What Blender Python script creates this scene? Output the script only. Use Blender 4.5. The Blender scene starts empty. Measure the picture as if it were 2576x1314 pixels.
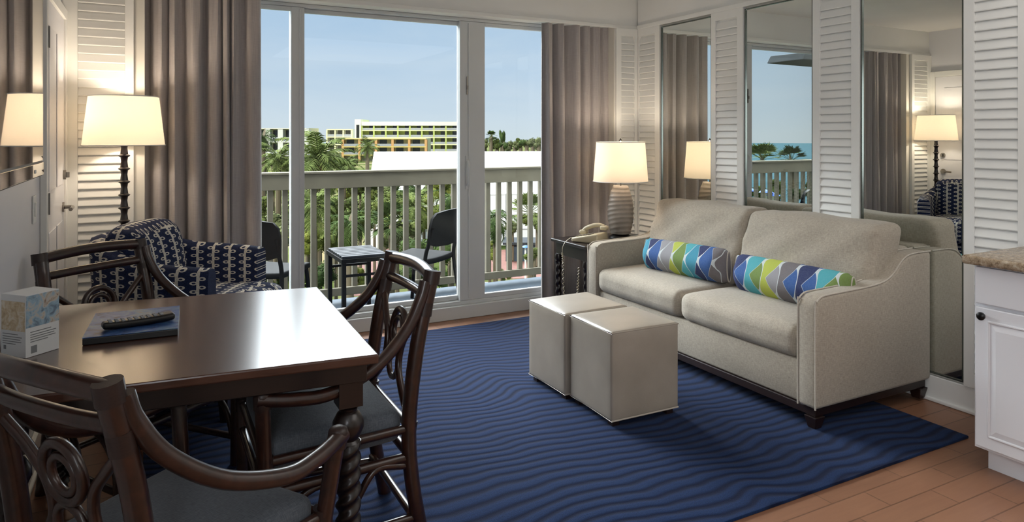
import bpy, bmesh, math, random
from mathutils import Vector, Matrix
R = math.radians; PI = math.pi; TAU = 2*math.pi
sc = bpy.context.scene
COL = sc.collection
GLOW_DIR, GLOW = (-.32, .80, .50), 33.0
random.seed(7)

# ------------------------------------------------------------------ node helpers
class S:
    """wraps a node socket with arithmetic"""
    def __init__(s, nt, sock): s.nt, s.k = nt, sock
    def _m(s, op, *a, clamp=False):
        n = s.nt.nodes.new('ShaderNodeMath'); n.operation = op; n.use_clamp = clamp
        for i, v in enumerate((s,)+a):
            if isinstance(v, S): s.nt.links.new(v.k, n.inputs[i])
            else: n.inputs[i].default_value = v
        return S(s.nt, n.outputs[0])
    def __add__(s, o): return s._m('ADD', o)
    def __radd__(s, o): return s._m('ADD', o)
    def __sub__(s, o): return s._m('SUBTRACT', o)
    def __rsub__(s, o): return (s*-1.0)+o
    def __mul__(s, o): return s._m('MULTIPLY', o)
    def __rmul__(s, o): return s._m('MULTIPLY', o)
    def __truediv__(s, o): return s._m('DIVIDE', o)
    def abs(s): return s._m('ABSOLUTE')
    def sin(s): return s._m('SINE')
    def fract(s): return s._m('FRACT')
    def floor(s): return s._m('FLOOR')
    def mod(s, o): return s._m('FLOORED_MODULO', o)
    def lt(s, o): return s._m('LESS_THAN', o)
    def gt(s, o): return s._m('GREATER_THAN', o)
    def mx(s, o): return s._m('MAXIMUM', o)
    def mn(s, o): return s._m('MINIMUM', o)
    def pw(s, o): return s._m('POWER', o)
    def clamp(s): return s._m('ADD', 0.0, clamp=True)

def rgb(h, g=1.0):
    """sRGB 0-255 triple to linear"""
    out = []
    for c in h:
        c = c/255.0
        out.append((c/12.92 if c <= .04045 else ((c+.055)/1.055)**2.4)*g)
    return (*out, 1.0)

class Mat:
    def __init__(s, name, col=(.8, .8, .8, 1), rough=.5, metal=0.0, coat=0.0, spec=.5):
        s.m = bpy.data.materials.new(name); s.m.use_nodes = True
        s.nt = s.m.node_tree; s.b = s.nt.nodes['Principled BSDF']
        s.set('Base Color', col); s.set('Roughness', rough); s.set('Metallic', metal)
        s.set('Coat Weight', coat); s.set('Specular IOR Level', spec); s.set('Coat Roughness', .2)
    def set(s, k, v):
        if isinstance(v, S): s.nt.links.new(v.k, s.b.inputs[k])
        elif hasattr(v, 'is_output'): s.nt.links.new(v, s.b.inputs[k])
        else: s.b.inputs[k].default_value = v
        return s
    def coord(s, kind='Object', scale=(1, 1, 1), rot=(0, 0, 0)):
        t = s.nt.nodes.new('ShaderNodeTexCoord'); m = s.nt.nodes.new('ShaderNodeMapping')
        m.inputs['Scale'].default_value = scale; m.inputs['Rotation'].default_value = rot
        s.nt.links.new(t.outputs[kind], m.inputs['Vector']); return m.outputs[0]
    def xyz(s, vec):
        n = s.nt.nodes.new('ShaderNodeSeparateXYZ'); s.nt.links.new(vec, n.inputs[0])
        return [S(s.nt, o) for o in n.outputs]
    def noise(s, vec, scale=5, detail=3, rough=.5, dist=0.0):
        n = s.nt.nodes.new('ShaderNodeTexNoise')
        n.inputs['Scale'].default_value = scale; n.inputs['Detail'].default_value = detail
        n.inputs['Roughness'].default_value = rough; n.inputs['Distortion'].default_value = dist
        if vec is not None: s.nt.links.new(vec, n.inputs['Vector'])
        return S(s.nt, n.outputs[0])
    def ramp(s, f, stops, interp='LINEAR'):
        n = s.nt.nodes.new('ShaderNodeValToRGB'); cr = n.color_ramp; cr.interpolation = interp
        while len(cr.elements) < len(stops): cr.elements.new(.5)
        for e, (p, c) in zip(cr.elements, stops): e.position = p; e.color = c
        s.nt.links.new(f.k, n.inputs[0]); return n.outputs[0]
    def mix(s, f, a, b, mode='MIX'):
        n = s.nt.nodes.new('ShaderNodeMix'); n.data_type = 'RGBA'; n.blend_type = mode
        for k, v in ((0, f), (6, a), (7, b)):
            if isinstance(v, S): s.nt.links.new(v.k, n.inputs[k])
            elif hasattr(v, 'is_output'): s.nt.links.new(v, n.inputs[k])
            else: n.inputs[k].default_value = v
        return n.outputs[2]
    def bump(s, h, strength=.3, dist=.01):
        n = s.nt.nodes.new('ShaderNodeBump'); n.inputs['Strength'].default_value = strength
        n.inputs['Distance'].default_value = dist
        s.nt.links.new(h.k, n.inputs['Height']); s.nt.links.new(n.outputs[0], s.b.inputs['Normal']); return s

def paint(name, c, rough=.5, var=.04, **k):
    m = Mat(name, c, rough, **k)
    n = m.noise(m.coord(), 3, 4)
    a = tuple(x*(1-var) for x in c[:3])+(1,); b = tuple(min(1, x*(1+var)) for x in c[:3])+(1,)
    m.set('Base Color', m.ramp(n, [(.35, a), (.65, b)])); return m.m

M = {}
def mats():
    M['white'] = paint('white_paint', rgb((236, 236, 232)), .42, .015)
    M['wall'] = paint('wall_paint', rgb((222, 218, 208)), .6, .015)
    M['ceil'] = paint('ceiling_paint', rgb((225, 224, 220)), .8, .02)
    M['frame'] = paint('door_frame_white', rgb((205, 208, 208)), .35, .015)
    M['cab'] = paint('cabinet_white', rgb((226, 226, 230)), .35, .01)
    M['black'] = paint('black_plastic', rgb((14, 14, 15)), .35)
    M['grey'] = paint('grey_metal', rgb((120, 120, 118)), .35, metal=.6)
    M['nickel'] = paint('satin_nickel', rgb((150, 145, 138)), .25, metal=1.0)
    M['knob'] = paint('dark_bronze', rgb((22, 20, 19)), .35, metal=.4)
    # wood, espresso, lacquered
    def wood(name, c1, c2, rough, coat, sc_=(6, 6, 60), bump=.06):
        m = Mat(name, c1, rough, coat=coat)
        n = m.noise(m.coord('Object', sc_), 1.4, 5, .6, .8)
        m.set('Base Color', m.ramp(n, [(.3, c1), (.7, c2)])); m.bump(n, bump, .002) if bump else None; return m.m
    M['espresso'] = wood('espresso_wood', rgb((18, 11, 10)), rgb((32, 19, 17)), .32, .35, (4, 60, 60))
    M['tabletop'] = wood('lacquered_tabletop', rgb((66, 41, 32)), rgb((84, 54, 42)), .24, .7, (2.5, 40, 40), 0)
    M['rattan'] = wood('dark_rattan', rgb((30, 17, 13)), rgb((58, 32, 23)), .3, .4, (18, 18, 18))
    M['wrap'] = wood('leather_wrap', rgb((30, 17, 14)), rgb((46, 27, 22)), .45, .1, (80, 80, 300))
    M['darkwood'] = wood('dark_base_wood', rgb((24, 12, 10)), rgb((38, 19, 15)), .45, .1)
    # upholstery weave
    def weave(name, c1, c2, s=420, rough=.9, b=.25):
        m = Mat(name, c1, rough, spec=.2)
        v = m.coord('UV', (1, 1, 1)); x, y, z = m.xyz(v)
        n = m.noise(m.coord('UV', (s*.25, s*1.6, 1)), 1, 2); n2 = m.noise(m.coord('UV', (s*1.6, s*.25, 1)), 1, 2)
        n3 = m.noise(m.coord(), 4, 3)
        f = (n+n2)*.42+n3*.16
        m.set('Base Color', m.ramp(f, [(.3, c1), (.7, c2)])); m.bump(n+n2, b, .002)
        m.set('Sheen Weight', .15); return m.m
    M['linen'] = weave('linen_upholstery', rgb((146, 137, 124)), rgb((190, 180, 165)), 170)
    M['piping'] = weave('linen_piping', rgb((172, 164, 152)), rgb((206, 198, 185)), 170)
    M['seatfab'] = weave('grey_blue_seat_fabric', rgb((62, 68, 76)), rgb((98, 104, 112)), 220)
    M['leather'] = Mat('taupe_leather', rgb((160, 149, 136)), .36, coat=.12)
    q = M['leather']; n = q.noise(q.coord(), 260, 4, .6); n2 = q.noise(q.coord(), 5, 3)
    q.set('Base Color', q.ramp(n2, [(.3, rgb((154, 144, 131))), (.7, rgb((166, 156, 143)))]))
    q.bump(n+n2*4, .12, .003); M['leather'] = q.m
    M['seam'] = paint('leather_welt', rgb((196, 186, 172)), .4)
    # curtain
    m = Mat('curtain_taupe', rgb((150, 140, 136)), .62, spec=.35)
    n = m.noise(m.coord('Object', (420, 420, 6)), 1, 3); n2 = m.noise(m.coord('Object', (30, 30, 900)), 1, 2)
    m.set('Base Color', m.ramp(n*.6+n2*.4, [(.3, rgb((150, 144, 143))), (.7, rgb((180, 174, 172)))]))
    m.set('Sheen Weight', .35); m.bump(n, .1, .001); M['curtain'] = m.m
    # floor: wood-look tile rows along X
    m = Mat('floor_tile', rough=.38, spec=.5)
    br = m.nt.nodes.new('ShaderNodeTexBrick'); fv_ = m.coord('Object'); fv_.node.inputs['Location'].default_value = (.12, .033, 0); m.nt.links.new(fv_, br.inputs['Vector'])
    br.offset = .43; br.inputs['Scale'].default_value = 1; br.inputs['Brick Width'].default_value = .44
    br.inputs['Row Height'].default_value = .113; br.inputs['Mortar Size'].default_value = .0032
    br.inputs['Mortar Smooth'].default_value = .1; br.inputs['Bias'].default_value = 0
    br.inputs['Color1'].default_value = rgb((146, 104, 80)); br.inputs['Color2'].default_value = rgb((122, 86, 66))
    br.inputs['Mortar'].default_value = rgb((64, 42, 32))
    n = m.noise(m.coord('Object', (3, 26, 1)), 1.6, 5, .65, .5); n2 = m.noise(m.coord('Object'), 1.7, 3)
    c = m.mix(n*.55, br.outputs['Color'], rgb((176, 132, 100)), 'MIX')
    c = m.mix(n2*.45, c, rgb((112, 70, 52)), 'MIX')
    m.set('Base Color', c); m.bump(S(m.nt, br.outputs['Fac'])*-1.0+n*.2, .25, .004); M['floor'] = m.m
    # rug with wavy relief lines
    m = Mat('blue_wave_rug', rough=.95, spec=.1)
    v = m.coord('Object'); x, y, z = m.xyz(v)
    w1 = m.noise(m.coord('Object', (1.5, .9, 1)), 1, 1.5, .45); w2 = m.noise(m.coord('Object', (4.2, 1.8, 1)), 1, 1)
    ph = (y*1.0+w1*.42+w2*.07+x*.05)*(1/.062)
    st = (ph*TAU).sin()*.5+.5
    line = st.pw(1.7)
    k = m.noise(m.coord('Object', (260, 160, 1)), 1, 2, .7)
    pt = m.noise(m.coord('Object'), 1.4, 2)
    base = m.ramp(k, [(.3, rgb((15, 33, 66))), (.7, rgb((28, 52, 92)))])
    dark = m.ramp(k, [(.3, rgb((7, 14, 36))), (.7, rgb((14, 25, 56)))])
    c = m.mix((line*1.3-.1)._m('ADD', 0.0, clamp=True), base, dark)
    c = m.mix(pt*.25, c, rgb((14, 27, 60)))
    m.set('Base Color', c); m.set('Sheen Weight', .05); m.bump(line*-1.0+k*.3, .35, .010); M['rug'] = m.m
    # lampshade linen (lit from inside)
    def shade(name, c):
        mt = bpy.data.materials.new(name); mt.use_nodes = True; nt = mt.node_tree
        b = nt.nodes['Principled BSDF']; b.inputs['Base Color'].default_value = c; b.inputs['Roughness'].default_value = .8
        b.inputs['Specular IOR Level'].default_value = .2
        tr = nt.nodes.new('ShaderNodeBsdfTranslucent'); tr.inputs[0].default_value = c
        tc = nt.nodes.new('ShaderNodeTexCoord'); mp = nt.nodes.new('ShaderNodeMapping'); mp.inputs['Scale'].default_value = (300, 300, 60)
        nz = nt.nodes.new('ShaderNodeTexNoise'); nz.inputs['Scale'].default_value = 1
        nt.links.new(tc.outputs['Object'], mp.inputs[0]); nt.links.new(mp.outputs[0], nz.inputs['Vector'])
        bp = nt.nodes.new('ShaderNodeBump'); bp.inputs['Strength'].default_value = .15; bp.inputs['Distance'].default_value = .002
        nt.links.new(nz.outputs[0], bp.inputs['Height']); nt.links.new(bp.outputs[0], b.inputs['Normal'])
        mx = nt.nodes.new('ShaderNodeMixShader'); mx.inputs[0].default_value = .55
        nt.links.new(b.outputs[0], mx.inputs[1]); nt.links.new(tr.outputs[0], mx.inputs[2])
        nt.links.new(mx.outputs[0], nt.nodes['Material Output'].inputs[0]); return mt
    M['shade'] = shade('lampshade_linen', rgb((246, 240, 230)))
    # navy and cream chain pattern
    m = Mat('navy_chain_fabric', rough=.85, spec=.2)
    u, v, _ = m.xyz(m.coord('UV', (1, 1, 1)))
    cu = u*(1/.094); fu = cu.fract()-.5
    cv = v*(1/.040)
    side = fu.gt(0.0)
    fv = (cv+side*.5).fract()-.5
    stem = (fu.abs()).lt(.075)
    lobe = ((fu.abs()-.2)*(fu.abs()-.2)*16+fv*fv*13)
    ring = lobe.lt(.62)*(1.0-lobe.lt(.13))
    nz = m.noise(m.coord('Object'), 160, 3)
    cream = m.ramp(nz, [(.3, rgb((176, 172, 162))), (.7, rgb((212, 208, 198)))])
    navy = m.ramp(nz, [(.3, rgb((22, 28, 50))), (.7, rgb((36, 48, 84)))])
    m.set('Base Color', m.mix(stem.mx(ring), navy, cream)); m.bump(nz, .15, .002); M['chain'] = m.m
    # bolster print: leaf columns. UV u along length 0..1, v around 0..1
    def leaf(name, cols, off):
        m = Mat(name, rough=.85, spec=.2)
        u, v, _ = m.xyz(m.coord('UV')); n = len(cols); A_ = .72
        a0 = ((v*3.0+off)*PI).sin().abs(); a1 = ((v*3.0+off+.5)*PI).sin().abs()
        w = u*(n-1)+.9
        sE = (w-a0*A_)*.5; iE = sE.floor(); fE = sE.fract()
        t = w-a1*A_-iE*2.0-.75
        idx = iE*2.0+t.gt(0.0)
        stops = [((i+.001)/n, rgb(c)) for i, c in enumerate(cols)]; stops[0] = (0.0, rgb(cols[0]))
        c1 = m.ramp(((idx+.5)/n).clamp(), stops, 'CONSTANT')
        cusp = (1.0-a1).pw(2.5)
        lens = t.abs().lt(cusp*.26+.035)
        line = fE.lt(.03)
        nz = m.noise(m.coord('Object'), 120, 3)
        c = m.mix(nz*.12, c1, rgb((190, 196, 200)))
        c = m.mix(line*.6, c, rgb((214, 220, 222)))
        m.set('Base Color', m.mix(lens*.93, c, rgb((206, 214, 216)))); m.bump(nz, .12, .002); return m.m
    T = (58, 142, 168); B = (48, 88, 150); NV = (32, 44, 92); G = (148, 146, 150); L = (176, 186, 72); O = (112, 136, 66); TQ = (74, 164, 174); GB = (112, 106, 108)
    M['leafA'] = leaf('leaf_print_a', [T, T, NV, B, G, G, L, O, TQ, T, NV, B, GB, GB], .15)
    M['leafB'] = leaf('leaf_print_b', [NV, NV, B, TQ, O, L, G, GB, B, NV, B, TQ, O, O], .6)
    # lamp ceramic
    m = Mat('taupe_ceramic', rgb((128, 118, 108)), .5, coat=.1)
    n = m.noise(m.coord('Object'), 9, 4); m.set('Base Color', m.ramp(n, [(.3, rgb((128, 120, 112))), (.7, rgb((160, 150, 140)))])); M['ceramic'] = m.m
    # granite
    m = Mat('granite', rough=.22)
    n = m.noise(m.coord('Object'), 46, 6, .7); m.set('Base Color', m.ramp(n, [(.32, rgb((96, 78, 60))), (.5, rgb((160, 140, 116))), (.68, rgb((196, 184, 164)))])); M['granite'] = m.m
    # mirror + screen + glass
    m = Mat('mirror_glass', (.80, .835, .81, 1), .004, metal=1.0)
    n = m.noise(m.coord('Object'), .6, 1); m.set('Base Color', m.ramp(n, [(.3, (.79, .825, .80, 1)), (.7, (.81, .84, .82, 1))])); M['mirror'] = m.m
    M['mirroredge'] = paint('mirror_edge', rgb((110, 116, 110)), .2, metal=.7)
    m = Mat('tv_glass', (.02, .02, .022, 1), .03, spec=1.0, coat=1.0); m.set('IOR', 2.4); m.set('Coat Roughness', .01); M['tv'] = m.m
    g = bpy.data.materials.new('pane_glass'); g.use_nodes = True; nt = g.node_tree; nt.nodes.remove(nt.nodes['Principled BSDF'])
    tr = nt.nodes.new('ShaderNodeBsdfTransparent'); tr.inputs[0].default_value = (.97, .985, .98, 1)
    gl = nt.nodes.new('ShaderNodeBsdfGlossy'); gl.inputs['Roughness'].default_value = .01
    fr = nt.nodes.new('ShaderNodeFresnel'); fr.inputs[0].default_value = 1.25
    mx = nt.nodes.new('ShaderNodeMixShader'); nt.links.new(fr.outputs[0], mx.inputs[0])
    nt.links.new(tr.outputs[0], mx.inputs[1]); nt.links.new(gl.outputs[0], mx.inputs[2])
    nt.links.new(mx.outputs[0], nt.nodes['Material Output'].inputs[0]); M['glass'] = g
    M['phone'] = paint('phone_beige', rgb((190, 178, 150)), .4)
    M['phonedark'] = paint('phone_keys', rgb((110, 104, 92)), .5)
    # outdoors
    M['rail'] = paint('weathered_grey_wood', rgb((110, 105, 93)), .85, .12, spec=.1)
    M['deck'] = paint('deck_grey', rgb((62, 72, 82)), .7, .1, spec=.15)
    M['patio'] = paint('dark_patio_plastic', rgb((12, 12, 13)), .6, .1, spec=.12)
    M['slat'] = paint('patio_table_slat', rgb((26, 30, 38)), .45, .1, spec=.3)
    M['beam'] = paint('eave_timber', rgb((60, 63, 66)), .9, .12, spec=.05)
    def foliage(name, a, b):
        m = Mat(name, a, .9, spec=.04)
        n = m.noise(m.coord('Object'), 2.2, 5, .7)
        m.set('Base Color', m.ramp(n, [(.3, a), (.7, b)])); return m.m
    M['palm'] = foliage('palm_green', rgb((54, 68, 32)), rgb((108, 118, 66)))
    M['palmdark'] = foliage('palm_dark_green', rgb((32, 46, 24)), rgb((72, 88, 46)))
    M['bush'] = foliage('shrub_green', rgb((44, 56, 24)), rgb((96, 104, 54)))
    M['bushyellow'] = foliage('shrub_yellow_green', rgb((68, 82, 30)), rgb((126, 128, 62)))  # leaf colour of the yellow green shrubs
    M['bushgrey'] = foliage('shrub_grey_green', rgb((60, 68, 42)), rgb((108, 112, 76)))
    M['trunk'] = foliage('palm_trunk', rgb((72, 64, 52)), rgb((118, 108, 90)))
    M['dead'] = foliage('dry_frond', rgb((120, 98, 60)), rgb((172, 150, 96)))
    m = Mat('garden_ground', rough=.95, spec=0.0)
    n = m.noise(m.coord('Object'), .12, 6, .65)
    m.set('Base Color', m.ramp(n, [(.36, rgb((44, 56, 26))), (.5, rgb((72, 80, 44))), (.62, rgb((100, 92, 70)))])); M['ground'] = m.m
    M['paving'] = paint('red_paving', rgb((106, 68, 58)), .9, .12)
    M['pool_deck'] = paint('pale_paving', rgb((130, 126, 118)), .9, .08)
    m = Mat('sea_water', rgb((70, 128, 148)), .9, spec=0.0)
    n = m.noise(m.coord('Object', (1, 3, 1)), .02, 4); m.set('Base Color', m.ramp(n, [(.3, rgb((48, 70, 78))), (.7, rgb((60, 82, 88)))])); M['sea'] = m.m
    M['tent'] = paint('tent_white', rgb((222, 222, 222)), .6, .01)
    M['tentseam'] = paint('tent_seam', rgb((165, 165, 165)), .6)
    M['hcream'] = paint('hotel_cream', rgb((204, 200, 160)), .8, .03)
    M['hwhite'] = paint('hotel_white', rgb((206, 204, 194)), .8, .02)
    M['hlime'] = paint('hotel_lime', rgb((168, 178, 100)), .8, .03)
    M['horange'] = paint('hotel_orange', rgb((196, 150, 96)), .8, .03)
    M['hyellow'] = paint('hotel_yellow', rgb((200, 180, 104)), .8, .03)
    M['hglass'] = paint('hotel_window', rgb((34, 34, 32)), .2, .15)
    M['hrail'] = paint('hotel_railing', rgb((150, 152, 154)), .7, .05)
    M['siding'] = paint('tan_siding', rgb((206, 190, 150)), .8, .05)
    M['blue'] = paint('bright_blue', rgb((36, 92, 190)), .6)
    M['red'] = paint('red_paint', rgb((170, 50, 44)), .6)
    M['yellow'] = paint('yellow_paint', rgb((214, 176, 60)), .6)
    # print / photos on card box and folder
    def photo(name, stops, scale, seed):
        m = Mat(name, rough=.4)
        n = m.noise(m.coord('Object', (1, 1, 1), (seed, seed, seed)), scale, 4, .6, .8)
        m.set('Base Color', m.ramp(n, stops)); return m.m
    M['food'] = photo('food_photo', [(.3, rgb((176, 150, 116))), (.5, rgb((208, 190, 156))), (.65, rgb((226, 220, 206)))], 45, 1.2)
    M['beach'] = photo('beach_photo', [(.3, rgb((96, 110, 128))), (.48, rgb((150, 180, 200))), (.6, rgb((196, 188, 176))), (.7, rgb((140, 122, 108)))], 32, 2.1)
    M['cover'] = photo('folder_cover', [(.32, rgb((18, 30, 56))), (.48, rgb((56, 92, 150))), (.6, rgb((90, 120, 140))), (.7, rgb((120, 110, 96)))], 14, .4)
    M['paper'] = paint('card_paper', rgb((222, 226, 228)), .4, .01)
    M['ink'] = paint('grey_ink', rgb((130, 134, 138)), .6)
mats()

# ------------------------------------------------------------------ mesh helpers
class MB:
    def __init__(s): s.v = []; s.f = []; s.uv = None; s.mi = []
    def add(s, vs, fs, mi=0):
        o = len(s.v); s.v += [tuple(p) for p in vs]; s.f += [tuple(i+o for i in f) for f in fs]; s.mi += [mi]*len(fs)
    def box(s, x0, x1, y0, y1, z0, z1, rot=None, mi=0, ctr=None):
        vs = [Vector((x, y, z)) for z in (z0, z1) for y in (y0, y1) for x in (x0, x1)]
        if rot is not None:
            c = Vector(((x0+x1)/2, (y0+y1)/2, (z0+z1)/2)) if ctr is None else Vector(ctr)
            vs = [rot@(p-c)+c for p in vs]
        s.add(vs, [(0, 2, 3, 1), (4, 5, 7, 6), (0, 1, 5, 4), (2, 6, 7, 3), (0, 4, 6, 2), (1, 3, 7, 5)], mi)
        return s
    def hexa(s, b, t, mi=0):
        """b,t: 4 pts each counterclockwise"""
        s.add(list(b)+list(t), [(3, 2, 1, 0), (4, 5, 6, 7), (0, 1, 5, 4), (1, 2, 6, 5), (2, 3, 7, 6), (3, 0, 4, 7)], mi); return s
    def tube(s, path, rad, seg=10, closed=False, cap=True, mi=0):
        P = [Vector(p) for p in path]; n = len(P)
        if not hasattr(rad, '__len__'): rad = [rad]*n
        T = []
        for i in range(n):
            a = P[(i-1) % n] if (closed or i > 0) else P[0]; b = P[(i+1) % n] if (closed or i < n-1) else P[-1]
            T.append((b-a).normalized())
        up = Vector((0, 0, 1)) if abs(T[0].z) < .9 else Vector((1, 0, 0))
        u = T[0].cross(up).normalized(); vs = []
        for i in range(n):
            if i: 
                u = u-T[i]*u.dot(T[i]); u.normalize()
            w = T[i].cross(u)
            for k in range(seg):
                a = TAU*k/seg; vs.append(P[i]+(u*math.cos(a)+w*math.sin(a))*rad[i])
        fs = []
        m = n if closed else n-1
        for i in range(m):
            for k in range(seg):
                a = i*seg+k; b = i*seg+(k+1) % seg; c = ((i+1) % n)*seg+(k+1) % seg; d = ((i+1) % n)*seg+k
                fs.append((a, b, c, d))
        if cap and not closed:
            fs.append(tuple(range(seg))[::-1]); fs.append(tuple((n-1)*seg+k for k in range(seg)))
        s.add(vs, fs, mi); return s
    def lathe(s, prof, seg=24, c=(0, 0), cap=True, fr=None, mi=0):
        """prof [(r,z)]; fr(r,z,theta)->r"""
        vs = []; n = len(prof)
        for r, z in prof:
            for k in range(seg):
                a = TAU*k/seg; rr = fr(r, z, a) if fr else r
                vs.append((c[0]+rr*math.cos(a), c[1]+rr*math.sin(a), z))
        fs = [(i*seg+k, i*seg+(k+1) % seg, (i+1)*seg+(k+1) % seg, (i+1)*seg+k) for i in range(n-1) for k in range(seg)]
        if cap: fs.append(tuple(range(seg))[::-1]); fs.append(tuple((n-1)*seg+k for k in range(seg)))
        s.add(vs, fs, mi); return s
    def soft(s, x0, x1, y0, y1, z0, z1, r=.04, puff=(0, 0, 0), n=12, fn=None, mi=0):
        """rounded, optionally puffed box"""
        c = Vector(((x0+x1)/2, (y0+y1)/2, (z0+z1)/2)); h = Vector(((x1-x0)/2, (y1-y0)/2, (z1-z0)/2))
        r = min(r, min(h)*.999); vid = {}; vs = []; fs = []
        # parameter grid with extra rings near the edges
        def grid(L):
            e = max(.001, r/L); inner = [-1+e+(2-2*e)*i/n for i in range(n+1)]
            k = 4; lo = [-1+e*(1-math.cos(PI/2*i/k)) for i in range(k)] ; hi = [-q for q in lo][::-1]
            return lo+inner+hi
        G = [grid(h[i]) for i in range(3)]
        def vert(ix, iy, iz):
            key = (ix, iy, iz)
            if key in vid: return vid[key]
            p = Vector((G[0][ix]*h.x, G[1][iy]*h.y, G[2][iz]*h.z))
            q = Vector([max(-(h[i]-r), min(h[i]-r, p[i])) for i in range(3)]); d = p-q
            # cube-to-sphere style rounding
            if d.length > 1e-9:
                m = max(abs(d.x), abs(d.y), abs(d.z)); p = q+d.normalized()*(r if m >= r*.999 else m)
            a = [p[i]/h[i] for i in range(3)]
            for i in range(3):
                if puff[i]:
                    j, k = [t for t in range(3) if t != i]
                    p[i] += puff[i]*a[i]*(1-min(1, abs(a[j]))**2.5)*(1-min(1, abs(a[k]))**2.5)
            if fn: p = fn(p, a)
            vid[key] = len(vs); vs.append(p+c); return vid[key]
        nx, ny, nz = [len(g)-1 for g in G]
        for iz in (0, nz):
            for i in range(nx):
                for j in range(ny):
                    q = (vert(i, j, iz), vert(i+1, j, iz), vert(i+1, j+1, iz), vert(i, j+1, iz)); fs.append(q if iz else q[::-1])
        for iy in (0, ny):
            for i in range(nx):
                for j in range(nz):
                    q = (vert(i, iy, j), vert(i+1, iy, j), vert(i+1, iy, j+1), vert(i, iy, j+1)); fs.append(q[::-1] if iy else q)
        for ix in (0, nx):
            for i in range(ny):
                for j in range(nz):
                    q = (vert(ix, i, j), vert(ix, i+1, j), vert(ix, i+1, j+1), vert(ix, i, j+1)); fs.append(q if ix else q[::-1])
        s.add(vs, fs, mi); return s
    def build(s, name, mat, parent=None, smooth=False, bevel=0, uvfn=None, loc=None, bseg=2):
        me = bpy.data.meshes.new(name); me.from_pydata(s.v, [], s.f); me.update()
        for m in (mat if isinstance(mat, (list, tuple)) else [mat]): me.materials.append(m)
        if any(s.mi): me.polygons.foreach_set('material_index', s.mi)
        if bevel:
            bm = bmesh.new(); bm.from_mesh(me)
            eds = [e for e in bm.edges if len(e.link_faces) == 2 and e.calc_face_angle(0) > R(40)]
            bmesh.ops.bevel(bm, geom=eds, offset=bevel, segments=bseg, profile=.5, affect='EDGES', clamp_overlap=True)
            bm.to_mesh(me); bm.free()
        uvl = me.uv_layers.new(name='UVMap'); co = me.vertices; d = uvl.data
        for p in me.polygons:
            nrm = p.normal; ax = max(range(3), key=lambda i: abs(nrm[i]))
            for li in p.loop_indices:
                q = co[me.loops[li].vertex_index].co
                if uvfn: d[li].uv = uvfn(q, p)
                else: d[li].uv = (q.y, q.z) if ax == 0 else ((q.x, q.z) if ax == 1 else (q.x, q.y))
        if smooth: 
            me.polygons.foreach_set('use_smooth', [True]*len(me.polygons))
            try: me.set_sharp_from_angle(angle=R(50))
            except Exception: pass
        me.update()
        o = bpy.data.objects.new(name, me); COL.objects.link(o)
        if parent: o.parent = parent
        if loc: o.location = loc
        return o

def tag(o, label=None, cat=None, group=None, kind=None):
    if label: o['label'] = label
    if cat: o['category'] = cat
    if group: o['group'] = group
    if kind: o['kind'] = kind
    return o
def thing(name, label, cat, loc=(0, 0, 0), rz=0, group=None):
    o = bpy.data.objects.new(name, None); COL.objects.link(o); o.empty_display_size = .1
    o.location = loc; o.rotation_euler = (0, 0, rz); return tag(o, label, cat, group)
def kids(o): return [c for c in COL.objects if c.parent == o]
def dup(o, label=None, group=None, loc=None, rz=None, parent=None, scale=None):
    c = o.copy(); COL.objects.link(c); c.parent = parent
    if label: c['label'] = label
    if group: c['group'] = group
    if loc is not None: c.location = loc
    if rz is not None: c.rotation_euler = (0, 0, rz)
    if scale is not None: c.scale = (scale,)*3 if not hasattr(scale, '__len__') else scale
    for ch in kids(o): dup(ch, parent=c)
    return c
def smoothpath(pts, n=6, closed=False):
    """Catmull-Rom"""
    P = [Vector(p) for p in pts]; out = []; m = len(P)
    rng = range(m) if closed else range(m-1)
    for i in rng:
        p0 = P[(i-1) % m] if closed or i > 0 else P[0]*2-P[1]
        p1 = P[i]; p2 = P[(i+1) % m]; p3 = P[(i+2) % m] if closed or i < m-2 else P[-1]*2-P[-2]
        for k in range(n):
            t = k/n; out.append(.5*((2*p1)+(p2-p0)*t+(2*p0-5*p1+4*p2-p3)*t*t+(3*p1-p0-3*p2+p3)*t**3))
    if not closed: out.append(P[-1])
    return out
def isl(mb):
    """split a builder into its separate pieces"""
    par = list(range(len(mb.v)))
    def find(a):
        while par[a] != a: par[a] = par[par[a]]; a = par[a]
        return a
    for f in mb.f:
        for i in f[1:]: par[find(i)] = find(f[0])
    gr = {}
    for k, f in enumerate(mb.f): gr.setdefault(find(f[0]), []).append(f)
    out = []
    for fs in gr.values():
        m = MB(); mp = {}
        for f in fs:
            for i in f:
                if i not in mp: mp[i] = len(m.v); m.v.append(mb.v[i])
            m.f.append(tuple(mp[i] for i in f)); m.mi.append(0)
        out.append(m)
    return out
def buildall(mb, *a, **k): return [m.build(*a, **k) for m in isl(mb)]
def struct(mb, name, mat, **k):
    o = mb.build(name, mat, **k)
    if not o.parent: o['kind'] = 'structure'
    return o

# ------------------------------------------------------------------ camera
F, Y0, A, H = 1735.0, 341.0, R(27.8), 1.42
cam = bpy.data.cameras.new('camera'); co = bpy.data.objects.new('camera', cam); COL.objects.link(co)
co.location = (0, 0, H); co.rotation_euler = (PI/2, 0, -A)
cam.sensor_fit = 'HORIZONTAL'; cam.sensor_width = 36; cam.lens = 36*F/2576; cam.shift_y = -(657-Y0)/2576
cam.clip_start = .02; cam.clip_end = 3000; sc.camera = co
ca, sa = math.cos(A), math.sin(A)
def at(u, D, z):
    """world point of a photo column at a given depth"""
    r = (u-1288)/F; return Vector((D*(r*ca+sa), D*(ca-r*sa), z))
def zat(v, D): return H-(v-Y0)*D/F

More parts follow.
